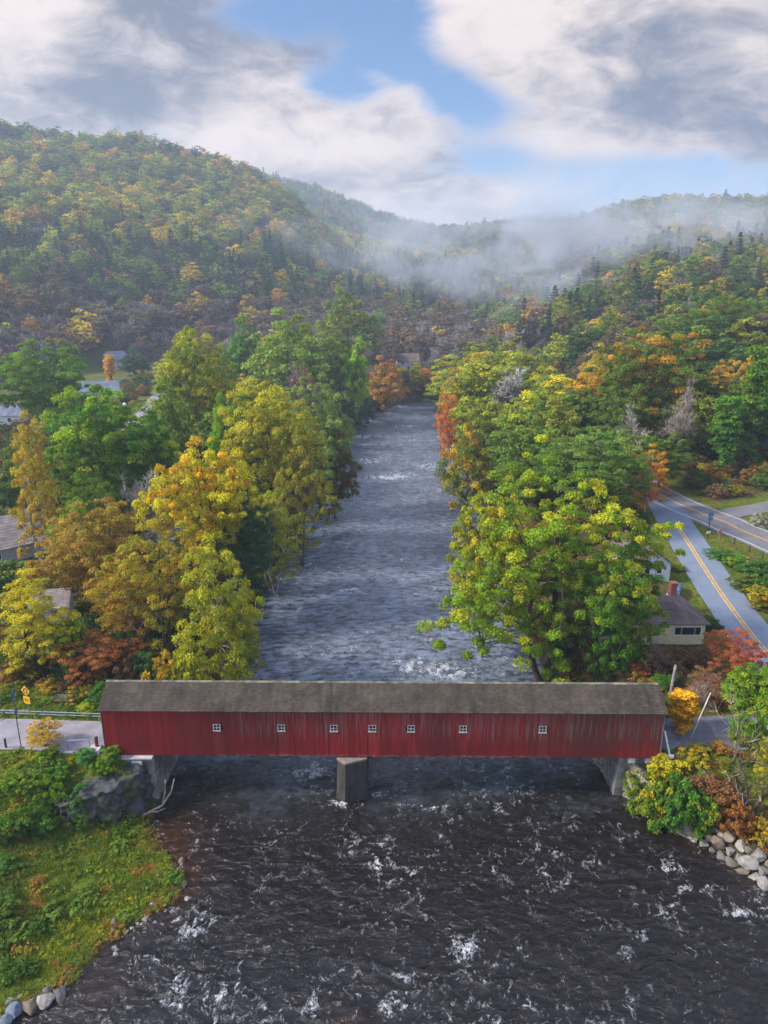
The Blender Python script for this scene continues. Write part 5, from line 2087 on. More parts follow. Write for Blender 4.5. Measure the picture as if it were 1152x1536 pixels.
wood('mid', 790, 600, 110, 158, (0.10, 0.145, 0.012), YGRN, 'green tree on the right bank halfway up the straight reach')
wood('mid', 705, 640, 80, 150, OLIV, GOLD, 'low olive tree hanging over the right water edge')
wood('airy', 674, 580, 42, 196, (0.36, 0.12, 0.02), ORG, 'small orange tree leaning out over the far right water edge', name='maple_tree')
wood('mid', 830, 570, 100, 182, (0.12, 0.15, 0.012), YEL_, 'rounded olive tree in the middle of the right bank wood')
wood('mid', 885, 556, 95, 190, (0.19, 0.15, 0.012), (0.38, 0.22, 0.012), 'golden crowned tree in the right bank wood')
wood('near', 975, 488, 165, 168, (0.075, 0.115, 0.012), (0.32, 0.17, 0.012), 'tall green tree with an orange tinged top on the right', var=0)
wood('near', 930, 560, 110, 160, (0.08, 0.12, 0.012), OLIV, 'dark olive tree below the orange tinged tall tree', var=1)
wood('mid', 770, 535, 95, 232, (0.17, 0.19, 0.02), YGRN, 'pale yellow green tree with a dead grey limb beside it')
wood('bare', 764, 548, 60, 212, (0.42, 0.38, 0.34), None, 'dead silver tree standing among the right bank crowns', name='dead_tree')
wood('mid', 720, 560, 80, 240, OLIV, YGRN, 'olive tree at the far end of the right bank wood')
wood('near', 1060, 560, 90, 172, (0.07, 0.10, 0.012), OLIV, 'olive green tree across the highway', var=2)
wood('airy', 1105, 530, 70, 178, (0.33, 0.18, 0.012), GOLD, 'golden tree on the slope above the highway', name='maple_tree', var=0)
wood('column', 1098, 585, 40, 146, (0.05, 0.125, 0.010), (0.08, 0.16, 0.012), 'bright green vine-clad trunk beyond the highway', name='vine_covered_tree')
wood('column', 1146, 505, 44, 148, (0.055, 0.125, 0.010), (0.10, 0.16, 0.010), 'bright green vine-hung tree cut by the right edge', name='vine_covered_tree')
wood('near', 1140, 560, 90, 170, DGRN, OLIV, 'dark tree behind the vine-hung trunks', var=1)
wood('near', 1085, 440, 110, 232, (0.075, 0.11, 0.012), OLIV, 'large green tree high on the right slope', var=0)
wood('bare', 1040, 560, 40, 150, (0.30, 0.24, 0.19), None, 'thin bare tree at the edge of the highway wood', name='bare_tree')
wood('bare', 948, 600, 45, 150, (0.40, 0.34, 0.28), None, 'pale bare tree between green crowns right of the river', name='bare_tree')

# right foreground
wood('airy', 1112, 945, 95, 70.5, (0.27, 0.085, 0.035), RED, 'rusty red thin-leaved tree in front of the side road', name='maple_tree', var=2)
wood('airy', 1075, 1010, 90, 66, (0.20, 0.085, 0.04), BRN, 'brown leaved little tree in front of the rusty red one', name='maple_tree', var=0)
wood('column', 1029, 1032, 46, 61.5, (0.42, 0.23, 0.010), (0.45, 0.27, 0.012), 'slim golden tree at the right bridge end', name='golden_tree')
wood('near', 1165, 985, 110, 57, (0.09, 0.17, 0.010), YGRN, 'green tree cut by the right edge above the riprap', var=2)
wood('airy', 1158, 1110, 50, 54.0, (0.13, 0.17, 0.010), YEL_, 'small yellow green tree at the right edge over the riprap', var=1)
bt = bare('branchy', 87, 10, 0.5, 3, (7, 5), 0.016, 1, BARK, 8)
BANK['branchy'] = [bt]
plant('branchy', 32.4, 53.0, 12.0, None, (0.27, 0.21, 0.17), None, name='bare_tree', label='slender tree with spreading bare branches on the right bank', rot=1.9)
plant('bare_near', 31.0, 63.0, 5.5, None, (0.25, 0.20, 0.17), None, name='bare_tree', label='bare grey forked tree just behind the right bridge end')
plant('bare_near', 31.2, 72.0, 5.0, None, (0.22, 0.16, 0.12), None, name='bare_tree', label='leafless bush below the cream house')

SH = [('shrub', 150, 1146, 40, 56.6, (0.08, 0.17, 0.010), LIME, 'bright green bush on top of the rock face'),
      ('shrub', 182, 1152, 34, 56.4, (0.06, 0.13, 0.012), YGRN, 'small green bush on the rock face next to the abutment'),
      ('shrub', 116, 1172, 44, 54.2, (0.05, 0.125, 0.030), GRN, 'bluish green bush on the left shoulder of the rock face'),
      ('shrub', 118, 1218, 30, 52.6, (0.04, 0.10, 0.010), OLIV, 'low green bush at the left foot of the rock face'),
      ('shrub', 190, 1222, 30, 54.2, (0.08, 0.12, 0.012), OLIV, 'low bush at the right foot of the rock face'),
('shrub', 922, 925, 80, 74.0, (0.05, 0.12, 0.010), GRN, 'tall green bush covering the left part of the cream house'),
      ('shrub', 962, 945, 44, 75.0, (0.07, 0.14, 0.010), YGRN, 'green bush beside the small window of the cream house'),
      ('shrub', 8, 838, 80, 97.0, (0.05, 0.10, 0.012), YGRN, 'dark green bush below the mauve roof at the left edge'),
('shrub', 964, 1156, 36, 56.6, (0.085, 0.165, 0.010), YGRN, 'green bush at the top of the curved stone wall'),
      ('shrub', 1002, 1130, 56, 57.0, (0.26, 0.235, 0.010), YEL_, 'yellow bush right of the bridge corner'),
      ('shrub', 1025, 1160, 80, 53.9, (0.045, 0.115, 0.012), GRN, 'big dark green bush above the riprap'),
      ('shrub', 990, 1168, 50, 54.6, (0.12, 0.165, 0.010), YEL_, 'yellow green bush below the bridge corner'),
      ('shrub', 1045, 1120, 60, 57.6, (0.17, 0.17, 0.012), GOLD, 'olive gold bush right of the slim golden tree'),
      ('shrub', 1085, 1115, 70, 58.2, (0.22, 0.14, 0.012), RUST, 'rust and gold bush beside the gravel approach'),
      ('shrub', 1072, 1165, 70, 54.6, (0.15, 0.065, 0.022), BRN, 'brown bush on the right bank'),
      ('shrub', 1105, 1195, 70, 52.2, (0.18, 0.080, 0.020), RUST, 'russet bush behind the riprap'),
      ('shrub', 1150, 1225, 36, 50.6, (0.21, 0.155, 0.012), GOLD, 'gold bush above the boulders at the right edge'),
      ('shrub', 1130, 1085, 60, 60.0, (0.16, 0.17, 0.012), YGRN, 'yellow green bush at the right edge by the gravel approach'),
      ('shrub', 1062, 1190, 40, 52.6, (0.07, 0.145, 0.010), YGRN, 'small green bush low above the riprap'),
      ('shrub', 960, 990, 60, 73.5, (0.20, 0.060, 0.015), RUST, 'russet hedge bush under the cream house wall'),
      ('shrub', 1010, 970, 70, 74.5, (0.14, 0.062, 0.022), BRN, 'brown bush in front of the wide house window'),
      ('shrub', 1050, 975, 60, 74.8, (0.12, 0.058, 0.022), BRN, 'dark brown bush at the corner of the cream house'),
      ('shrub', 1068, 925, 40, 83.0, (0.03, 0.07, 0.014), DGRN, 'dark evergreen bush at the right corner of the cream house'),
      ('shrub', 1000, 1010, 60, 70.0, (0.05, 0.11, 0.012), GRN, 'green bush behind the grey broken trunk'),
      ('shrub', 1060, 1000, 60, 68.5, (0.09, 0.085, 0.018), BRN, 'low dull bush in front of the rusty red tree'),
      ('shrub', 975, 1030, 60, 65.0, (0.045, 0.10, 0.012), GRN, 'dark green bush against the right gable of the bridge'),
      ('shrub', 1016, 862, 30, 99.0, (0.10, 0.13, 0.012), OLIV, 'olive bush beside the parked dark car'),
      # hedge between the two roads
      ('shrub', 1085, 822, 55, 103, (0.06, 0.13, 0.010), GRN, 'green bush in the hedge nearest the stop sign'),
      ('shrub', 1110, 830, 60, 100, (0.07, 0.15, 0.010), YGRN, 'bright green bush in the middle of the roadside hedge'),
      ('shrub', 1140, 838, 70, 97, (0.035, 0.09, 0.012), GRN, 'large dark green bush in the roadside hedge'),
      ('shrub', 1125, 858, 50, 93, (0.10, 0.13, 0.012), OLIV, 'olive bush in the roadside hedge'),
      ('shrub', 1150, 878, 50, 88, (0.17, 0.155, 0.012), GOLD, 'golden bush at the near end of the roadside hedge'),
      ('shrub', 1160, 860, 60, 91, (0.04, 0.10, 0.012), GRN, 'dark bush at the right edge of the roadside hedge'),
      ('shrub', 1142, 768, 32, 117, (0.26, 0.26, 0.21), (0.14, 0.15, 0.07), 'pale flowering bush on the lawn by the driveway'),
      ('shrub', 1050, 738, 60, 140, (0.055, 0.10, 0.012), OLIV, 'low green bush behind the grass verge of the highway'),
      ('shrub', 1090, 730, 60, 141, (0.06, 0.12, 0.010), GRN, 'rounded green bush across the highway'),
      ('shrub', 1130, 722, 60, 143, (0.045, 0.09, 0.012), OLIV, 'dark bush across the highway near the right edge'),
      # left foreground
      ('shrub', 150, 1020, 50, 66.5, (0.035, 0.095, 0.012), GRN, 'dark green bush against the left gable of the bridge'),
      ('shrub', 118, 1028, 46, 67.5, (0.09, 0.13, 0.012), (0.35, 0.20, 0.012), 'green and gold bush between the bench and the bridge'),
      ('shrub', 132, 1050, 44, 65.6, (0.20, 0.24, 0.012), YGRN, 'bright yellow green bush behind the guard rail'),
      ('shrub', 165, 1136, 46, 57.6, (0.06, 0.13, 0.010), YGRN, 'leafy green bush below the parapet block'),
      ('shrub', 128, 1138, 50, 57.2, (0.055, 0.135, 0.020), (0.06, 0.17, 0.05), 'blue green bush on the bank left of the abutment'),
      ('shrub', 82, 1150, 55, 56.0, (0.07, 0.155, 0.010), GRN, 'vivid green bush on the bank'),
      ('shrub', 72, 1165, 50, 54.4, (0.10, 0.18, 0.010), LIME, 'lime green bush on the rock face'),
      ('shrub', 46, 1196, 50, 52.2, (0.045, 0.115, 0.010), GRN, 'dark green bush halfway down the bank'),
      ('shrub', 66, 1218, 40, 51.8, (0.045, 0.11, 0.010), GRN, 'dark bush at the foot of the bank left of the rock face'),
      ('shrub', 12, 1222, 50, 50.6, (0.045, 0.105, 0.010), OLIV, 'shadowy bush at the left edge of the meadow'),
      ('shrub', 30, 1150, 70, 55.2, (0.075, 0.15, 0.010), YGRN, 'green bush at the left edge under the road'),
      ('shrub', 70, 1130, 60, 57.3, (0.06, 0.13, 0.010), YGRN, 'low green bush under the small yellow tree'),
      ('shrub', 196, 1146, 30, 57.4, (0.07, 0.12, 0.010), OLIV, 'small bush beside the left abutment'),
      ('shrub', -6, 1345, 60, 43.5, (0.035, 0.075, 0.010), OLIV, 'dark low bush on the left edge of the meadow'),
      ('shrub', 8, 1285, 55, 47.5, (0.040, 0.085, 0.010), GRN, 'dark green bush above the meadow at the left edge'),
      ('shrub', 70, 1020, 70, 69.2, (0.17, 0.13, 0.012), GOLD, 'gold brown undergrowth bush behind the bench'),
      ('shrub', 20, 1020, 80, 69.5, (0.10, 0.10, 0.012), OLIV, 'olive undergrowth bush behind the yellow warning sign'),
      ('shrub', 190, 985, 60, 69.5, (0.05, 0.030, 0.022), BRN, 'dark maroon bush by the trunk behind the bridge roof'),
      ('shrub', 215, 975, 60, 70.0, (0.035, 0.075, 0.020), DGRN, 'dark green bush behind the left part of the bridge roof'),
      ('shrub', 240, 985, 55, 68.6, (0.32, 0.22, 0.012), GOLD, 'golden bush just behind the bridge roof'),
      ('shrub', 275, 975, 60, 68.8, (0.24, 0.23, 0.012), YGRN, 'yellow bush behind the bridge roof'),
      ('airy', 135, 945, 115, 71.5, (0.22, 0.085, 0.025), RUST, 'large russet red bush left of the bridge roof'),
      ('shrub', 100, 920, 60, 73, (0.10, 0.19, 0.012), LIME, 'fresh green young tree in front of the russet bush')]
for s_ in SH:
    hero(s_[0], s_[1], s_[2], s_[3], s_[4], s_[5], s_[6], label=s_[7], name='bush', cat='bush', sink=0.25)

# left bank, front row
LT = wood('airy', 50, 862, 120, 72.5, (0.27, 0.25, 0.012), YEL_, 'thin yellow tree with dark leaning trunk behind the bench', var=1, rot=0.0, lean=(0.0, -0.10))
for c_ in LT.children:
    if c_.name.startswith('trunk'):
        c_.data = c_.data.copy()
        c_.data.materials[0] = BARK_DARK
wood('near', 125, 752, 165, 88, (0.23, 0.14, 0.020), (0.25, 0.19, 0.02), 'large orange brown maple left of the bridge', name='maple_tree', var=1)
wood('airy', 175, 830, 120, 80, (0.27, 0.15, 0.014), (0.26, 0.22, 0.012), 'gold brown tree between the orange maple and the grey trunks', var=0)
wood('airy', 235, 770, 135, 78, (0.22, 0.20, 0.014), (0.28, 0.19, 0.02), 'olive yellow tree showing twin grey trunks', var=2)
wood('airy', 318, 820, 125, 72.5, (0.20, 0.22, 0.010), (0.28, 0.26, 0.012), 'drooping yellow green tree at the waterline left of the river', name='willow_tree', var=1)
wood('airy', 352, 870, 80, 76, (0.19, 0.20, 0.010), YGRN, 'smaller yellow green tree hanging over the left water edge', var=0)
wood('near', 298, 655, 150, 97, (0.33, 0.30, 0.010), (0.42, 0.26, 0.010), 'bright yellow tree with orange patches above the dark blue green one', var=1)
wood('near', 368, 730, 80, 101, (0.035, 0.095, 0.035), BGRN, 'dark blue green tree right of the bright yellow one', var=1)
wood('near', 400, 568, 150, 128, (0.23, 0.225, 0.012), (0.31, 0.27, 0.012), 'large golden olive tree on the left bank', var=0)
wood('near', 478, 558, 105, 152, (0.15, 0.195, 0.055), PALE, 'pale green rounded tree at the left water edge', var=1)
wood('airy', 446, 640, 95, 121, (0.155, 0.155, 0.014), (0.22, 0.18, 0.014), 'olive tree leaning over the left water edge', var=2)
wood('airy', 405, 720, 90, 108, (0.17, 0.165, 0.012), YGRN, 'yellow olive tree low over the left water edge', var=0)
wood('mid', 500, 650, 66, 150, (0.10, 0.095, 0.016), BRN, 'brownish tree dipping its branches into the left water', var=1)
wood('near', 148, 572, 185, 120, (0.055, 0.135, 0.008), (0.17, 0.24, 0.010), 'broad deep green tree in the village with bright tips', var=0)
wood('near', 225, 650, 90, 118, (0.045, 0.105, 0.012), DGRN, 'dark green tree beside the village lane', var=1)
wood('near', 288, 486, 125, 172, (0.155, 0.185, 0.012), (0.26, 0.24, 0.014), 'tall yellow green tree beyond the lane', var=0)
wood('near', 52, 508, 140, 203, (0.085, 0.16, 0.012), (0.12, 0.19, 0.014), 'large rounded green tree at the left edge of the village', var=1)
wood('airy', 38, 632, 85, 104, (0.26, 0.175, 0.018), (0.28, 0.22, 0.014), 'tall sparse orange yellow tree at the left edge', var=1)
wood('near', 122, 718, 100, 103, (0.13, 0.19, 0.008), LIME, 'bright green small tree behind the orange maple', var=1)
wood('near', 333, 592, 60, 134, (0.13, 0.24, 0.010), LIME, 'lime green small tree behind the bright yellow one', var=2)
wood('mid', 250, 580, 80, 150, (0.10, 0.145, 0.012), OLIV, 'olive green tree at the end of the village lane')
wood('bare', 205, 700, 60, 108, (0.36, 0.32, 0.28), None, 'bare grey tree in a dark gap between left bank trees', name='bare_tree')
wood('column', 162, 528, 16, 330, (0.45, 0.22, 0.010), GOLD, 'slim golden tree in the village', name='poplar_tree')
wood('mid', 200, 525, 40, 350, (0.035, 0.075, 0.03), DGRN, 'dark green tree right of the gabled house')
wood('mid', 430, 474, 125, 262, (0.14, 0.20, 0.02), (0.18, 0.22, 0.02), 'big light green tree in the second row of the left bank', var=0)
wood('mid', 500, 495, 90, 268, (0.13, 0.165, 0.02), OLIV, 'olive green tree set back from the left bank', var=2)
wood('mid', 535, 515, 40, 262, (0.20, 0.30, 0.010), LIME, 'vivid lime tree at the far left bank', var=1)
wood('mid', 520, 442, 95, 330, (0.13, 0.16, 0.03), OLIV, 'tall olive tree in the distance left of the river bend', var=0)
wood('mid', 366, 482, 55, 275, (0.09, 0.18, 0.03), GRN, 'small rounded green tree far behind the golden olive one', var=1)
wood('bare', 442, 540, 55, 225, (0.26, 0.16, 0.14), None, 'mauve leafless tree between green crowns', name='bare_tree')
wood('bare', 455, 545, 40, 222, (0.30, 0.12, 0.08), None, 'reddish twiggy tree between green crowns', name='bare_tree')
wood('mid', 578, 540, 68, 305, (0.25, 0.15, 0.02), (0.30, 0.13, 0.02), 'orange brown tree at the river bend', name='maple_tree', var=0)
wood('column', 623, 540, 18, 340, (0.38, 0.33, 0.010), YEL_, 'slim yellow tree at the river bend', name='poplar_tree')
wood('mid', 640, 555, 40, 345, (0.28, 0.18, 0.014), ORG, 'small orange tree at the far river bend', name='maple_tree', var=1)
wood('mid', 690, 538, 60, 352, (0.10, 0.10, 0.016), OLIV, 'dull olive tree closing the river bend', var=2)
wood('mid', 540, 585, 40, 262, (0.05, 0.10, 0.045), BGRN, 'blue green tree at the far left water edge', var=1)
wood('airy', 62, 1083, 62, 59.2, (0.34, 0.22, 0.014), GOLD, 'little yellow leaved tree on the near edge of the left road', name='small_tree', var=2)

# ------------------------------------------------------------------ the rest of the valley wood, still tree by tree
VIEW_KEEP = [(-83.5, 237, 15), (-119, 292, 17), (-149, 402, 16), (-92.6, 148, 9), (-63.5, 111, 12), (33, 83, 9), (38, 97, 8), (40, 91, 4), (12, 372, 5), (-126, 236, 10), (-100, 330, 10)]
zr = np.random.default_rng(77)
PAL = {
    'olive': ((0.105, 0.130, 0.014), (0.165, 0.165, 0.014)), 'yellow green': ((0.17, 0.20, 0.014), (0.26, 0.23, 0.014)), 'green': ((0.070, 0.120, 0.016), (0.10, 0.14, 0.016)),
    'dark green': ((0.035, 0.070, 0.018), (0.05, 0.085, 0.018)), 'golden': ((0.27, 0.205, 0.014), (0.30, 0.21, 0.014)), 'orange': ((0.27, 0.145, 0.016), (0.26, 0.17, 0.016)),
    'russet': ((0.13, 0.078, 0.034), (0.16, 0.10, 0.034)), 'brown': ((0.085, 0.064, 0.042), (0.11, 0.082, 0.050)), 'mauve': ((0.19, 0.135, 0.115), None), 'grey': ((0.30, 0.265, 0.235), None),
    'blackish green': ((0.020, 0.046, 0.020), (0.03, 0.06, 0.022)),
}


def zone(n, sampler, mixn, spacing, hr, where, group):
    keys, wts = zip(*mixn)
    wts = np.array(wts, float) / sum(wts)
    made, tries = 0, 0
    while made < n and tries < n * 60:
        tries += 1
        x, y = sampler()
        if river_d(np.array([x]), np.array([y]))[0] < 3.0:
            continue
        if any(seg_dist(np.array([x]), np.array([y]), pts)[0][0] < hw + 4.0 for pts, hw in ROADS):
            continue
        if any(math.hypot(x - a, y - b) < r for a, b, r in VIEW_KEEP):
            continue
        if any(math.hypot(x - a, y - b) < max(spacing, r) for a, b, r in OCC):
            continue
        px, py, dep = to_px(x, y, gz(x, y) + 14)
        if 100 < px < 248 and py < 650 and 130 < y < 400:
            continue
        if px < -60 or px > 1215:
            continue
        key = keys[zr.choice(len(keys), p=wts)]
        kind = {'mauve': 'bare', 'grey': 'bare', 'blackish green': 'pine'}.get(key, 'mid')
        h = zr.uniform(*hr) * (1.15 if kind == 'pine' else 0.85 if kind == 'bare' else 1)
        a, b = PAL[key]
        j = zr.uniform(0.85, 1.18)
        a = tuple(c * j for c in a)
        nm = {'bare': 'bare_tree', 'pine': 'pine_tree'}.get(kind, 'tree')
        noun = {'bare': f'{key} leafless tree', 'pine': 'tall blackish green pine'}.get(kind, f'{key} leafy tree')
        o = plant(kind, x, y, h, h * zr.uniform(0.75, 1.1) if kind == 'mid' else None, a, b, name=nm, label=f'{noun} {where}', group=group)
        TREE_LOG.append(o)
        OCC.append((x, y, spacing))
        made += 1


U = zr.uniform
zone(20, lambda: (U(-75, -24), U(125, 215)), [('olive', 2), ('yellow green', 3), ('green', 2), ('golden', 1), ('russet', .5)], 9, (13, 19), 'in the near left bank wood', 'trees of the left bank wood')
zone(34, lambda: (U(-150, -16), U(215, 340)), [('olive', 3), ('yellow green', 2), ('green', 2), ('mauve', 2), ('grey', 1), ('golden', .7), ('russet', .6)], 10, (9, 14), 'in the far left bank wood', 'trees of the left bank wood')
zone(36, lambda: (U(-250, -20), U(345, 455)), [('mauve', 4), ('brown', 2), ('olive', 1.5), ('grey', 2), ('blackish green', 1), ('russet', 1)], 10, (13, 18), 'at the foot of the left hill', 'trees at the foot of the left hill')
zone(34, lambda: (U(-16, 90), U(362, 450)), [('mauve', 4), ('grey', 2.5), ('brown', 2), ('olive', 1), ('russet', 1), ('blackish green', 1)], 9, (12, 17), 'in the leafless belt beyond the river bend', 'trees beyond the river bend')
zone(26, lambda: (U(24, 52), U(130, 330)), [('olive', 3), ('yellow green', 2.5), ('green', 3), ('golden', .8), ('orange', .25)], 7.5, (14, 19), 'in the right bank wood', 'trees of the right bank wood')
zone(40, lambda: (U(62, 135), U(128, 260)), [('olive', 3), ('green', 3), ('dark green', 2), ('golden', .5), ('brown', 1.4), ('grey', .8), ('blackish green', .5)], 8.5, (15, 21), 'in the wood above the highway', 'trees above the highway')
zone(46, lambda: (U(50, 230), U(262, 440)), [('olive', 3), ('green', 3), ('dark green', 2), ('golden', .7), ('brown', 1.2), ('grey', 1), ('blackish green', 2.5), ('orange', .15)], 10, (14, 20), 'on the lower slope of the right hill', 'trees of the right hill')
zone(40, lambda: (U(-330, -60), U(440, 560)), [('blackish green', 5), ('mauve', 2), ('brown', 1.2), ('olive', 1.3), ('golden', .4), ('green', .8)], 12, (16, 22), 'among the pines low on the left hill', 'trees low on the left hill')

# tell look-alikes apart by their order from left to right
by = {}
for o in TREE_LOG:
    by.setdefault(o['label'], []).append(o)
ORD = ['first', 'second', 'third', 'fourth', 'fifth', 'sixth', 'seventh', 'eighth', 'ninth', 'tenth', 'eleventh', 'twelfth', 'thirteenth', 'fourteenth', 'fifteenth', 'sixteenth', 'seventeenth', 'eighteenth', 'nineteenth', 'twentieth']
for lab, os_ in by.items():
    if len(os_) == 1:
        continue
    os_.sort(key=lambda o: to_px(*o.location)[0])
    for i, o in enumerate(os_):
        n = len(os_)
        if n == 2:
            o['label'] = ('left ' if i == 0 else 'right ') + lab
        elif i == 0:
            o['label'] = 'leftmost ' + lab
        elif i == n - 1:
            o['label'] = 'rightmost ' + lab
        elif i < len(ORD):
            o['label'] = f'{ORD[i]} from left, {lab}'


# ------------------------------------------------------------------ far woods: one mass of forest
def joined(name, T):
    tr, cr = T.trunk, T.crown
    vs, qs, cols, mi = [], [], [], []
    polys = [[], []]
    out = bpy.data.meshes.new(name)
    V, F, C, M = [], [], [], []
    for k, me in enumerate((cr, tr)):
        b = len(V)
        V += [tuple(v.co) for v in me.vertices]
        ca = me.attributes['var'].data
        for p in me.polygons:
            F.append([b + i for i in p.vertices])
            C.append(tuple(ca[p.index].color))
            M.append(k)
    out.from_pydata(V, [], F)
    a = out.attributes.new('var', 'FLOAT_COLOR', 'FACE')
    a.data.foreach_set('color', np.array(C, np.float32).ravel())
    out.polygons.foreach_set('material_index', np.array(M, np.int32))
    out.materials.append(cr.materials[0])
    out.materials.append(tr.materials[0])
    return out


def scatter(name, pts, kinds, rots, scales, ta, tb, meshes, base_mat):
    """geometry nodes: one object that carries a whole mass of plants"""
    lib = bpy.data.collections.new(name + '_kinds')
    for i, me in enumerate(meshes):
        lib.objects.link(bpy.data.objects.new(f'{name}_{i:02d}', me))
    me = bpy.data.meshes.new(name)
    me.vertices.add(len(pts))
    me.vertices.foreach_set('co', np.asarray(pts, np.float32).ravel())

    def att(nm, typ, key, arr):
        a_ = me.attributes.new(nm, typ, 'POINT')
        a_.data.foreach_set(key, np.asarray(arr).ravel())
    att('kind', 'INT', 'value', np.asarray(kinds, np.int32))
    att('rotation_xyz', 'FLOAT_VECTOR', 'vector', np.asarray(rots, np.float32))
    att('scale_xyz', 'FLOAT_VECTOR', 'vector', np.asarray(scales, np.float32))
    one = np.ones((len(pts), 1))
    att('tint_a', 'FLOAT_COLOR', 'color', np.concatenate([ta, one], 1).astype(np.float32))
    att('tint_b', 'FLOAT_COLOR', 'color', np.concatenate([tb, one], 1).astype(np.float32))
    o = link(name, me)
    g = bpy.data.node_groups.new(name, 'GeometryNodeTree')
    g.interface.new_socket('Geometry', in_out='INPUT', socket_type='NodeSocketGeometry')
    g.interface.new_socket('Geometry', in_out='OUTPUT', socket_type='NodeSocketGeometry')
    N = g.nodes
    gi, go = N.new('NodeGroupInput'), N.new('NodeGroupOutput')
    ci = N.new('GeometryNodeCollectionInfo')
    ci.inputs['Collection'].default_value = lib
    ci.inputs['Separate Children'].default_value = True
    ci.inputs['Reset Children'].default_value = True
    ip = N.new('GeometryNodeInstanceOnPoints')
    ip.inputs['Pick Instance'].default_value = True

    def named(nm, typ):
        q = N.new('GeometryNodeInputNamedAttribute')
        q.data_type = typ
        q.inputs['Name'].default_value = nm
        return q.outputs['Attribute']
    L = g.links.new
    L(gi.outputs[0], ip.inputs['Points'])
    L(ci.outputs[0], ip.inputs['Instance'])
    L(named('kind', 'INT'), ip.inputs['Instance Index'])
    er = N.new('FunctionNodeEulerToRotation')
    L(named('rotation_xyz', 'FLOAT_VECTOR'), er.inputs[0])
    L(er.outputs[0], ip.inputs['Rotation'])
    L(named('scale_xyz', 'FLOAT_VECTOR'), ip.inputs['Scale'])
    L(ip.outputs[0], go.inputs[0])
    mod = o.modifiers.new('scatter', 'NODES')
    mod.node_group = g
    return tag(o, kind='stuff')


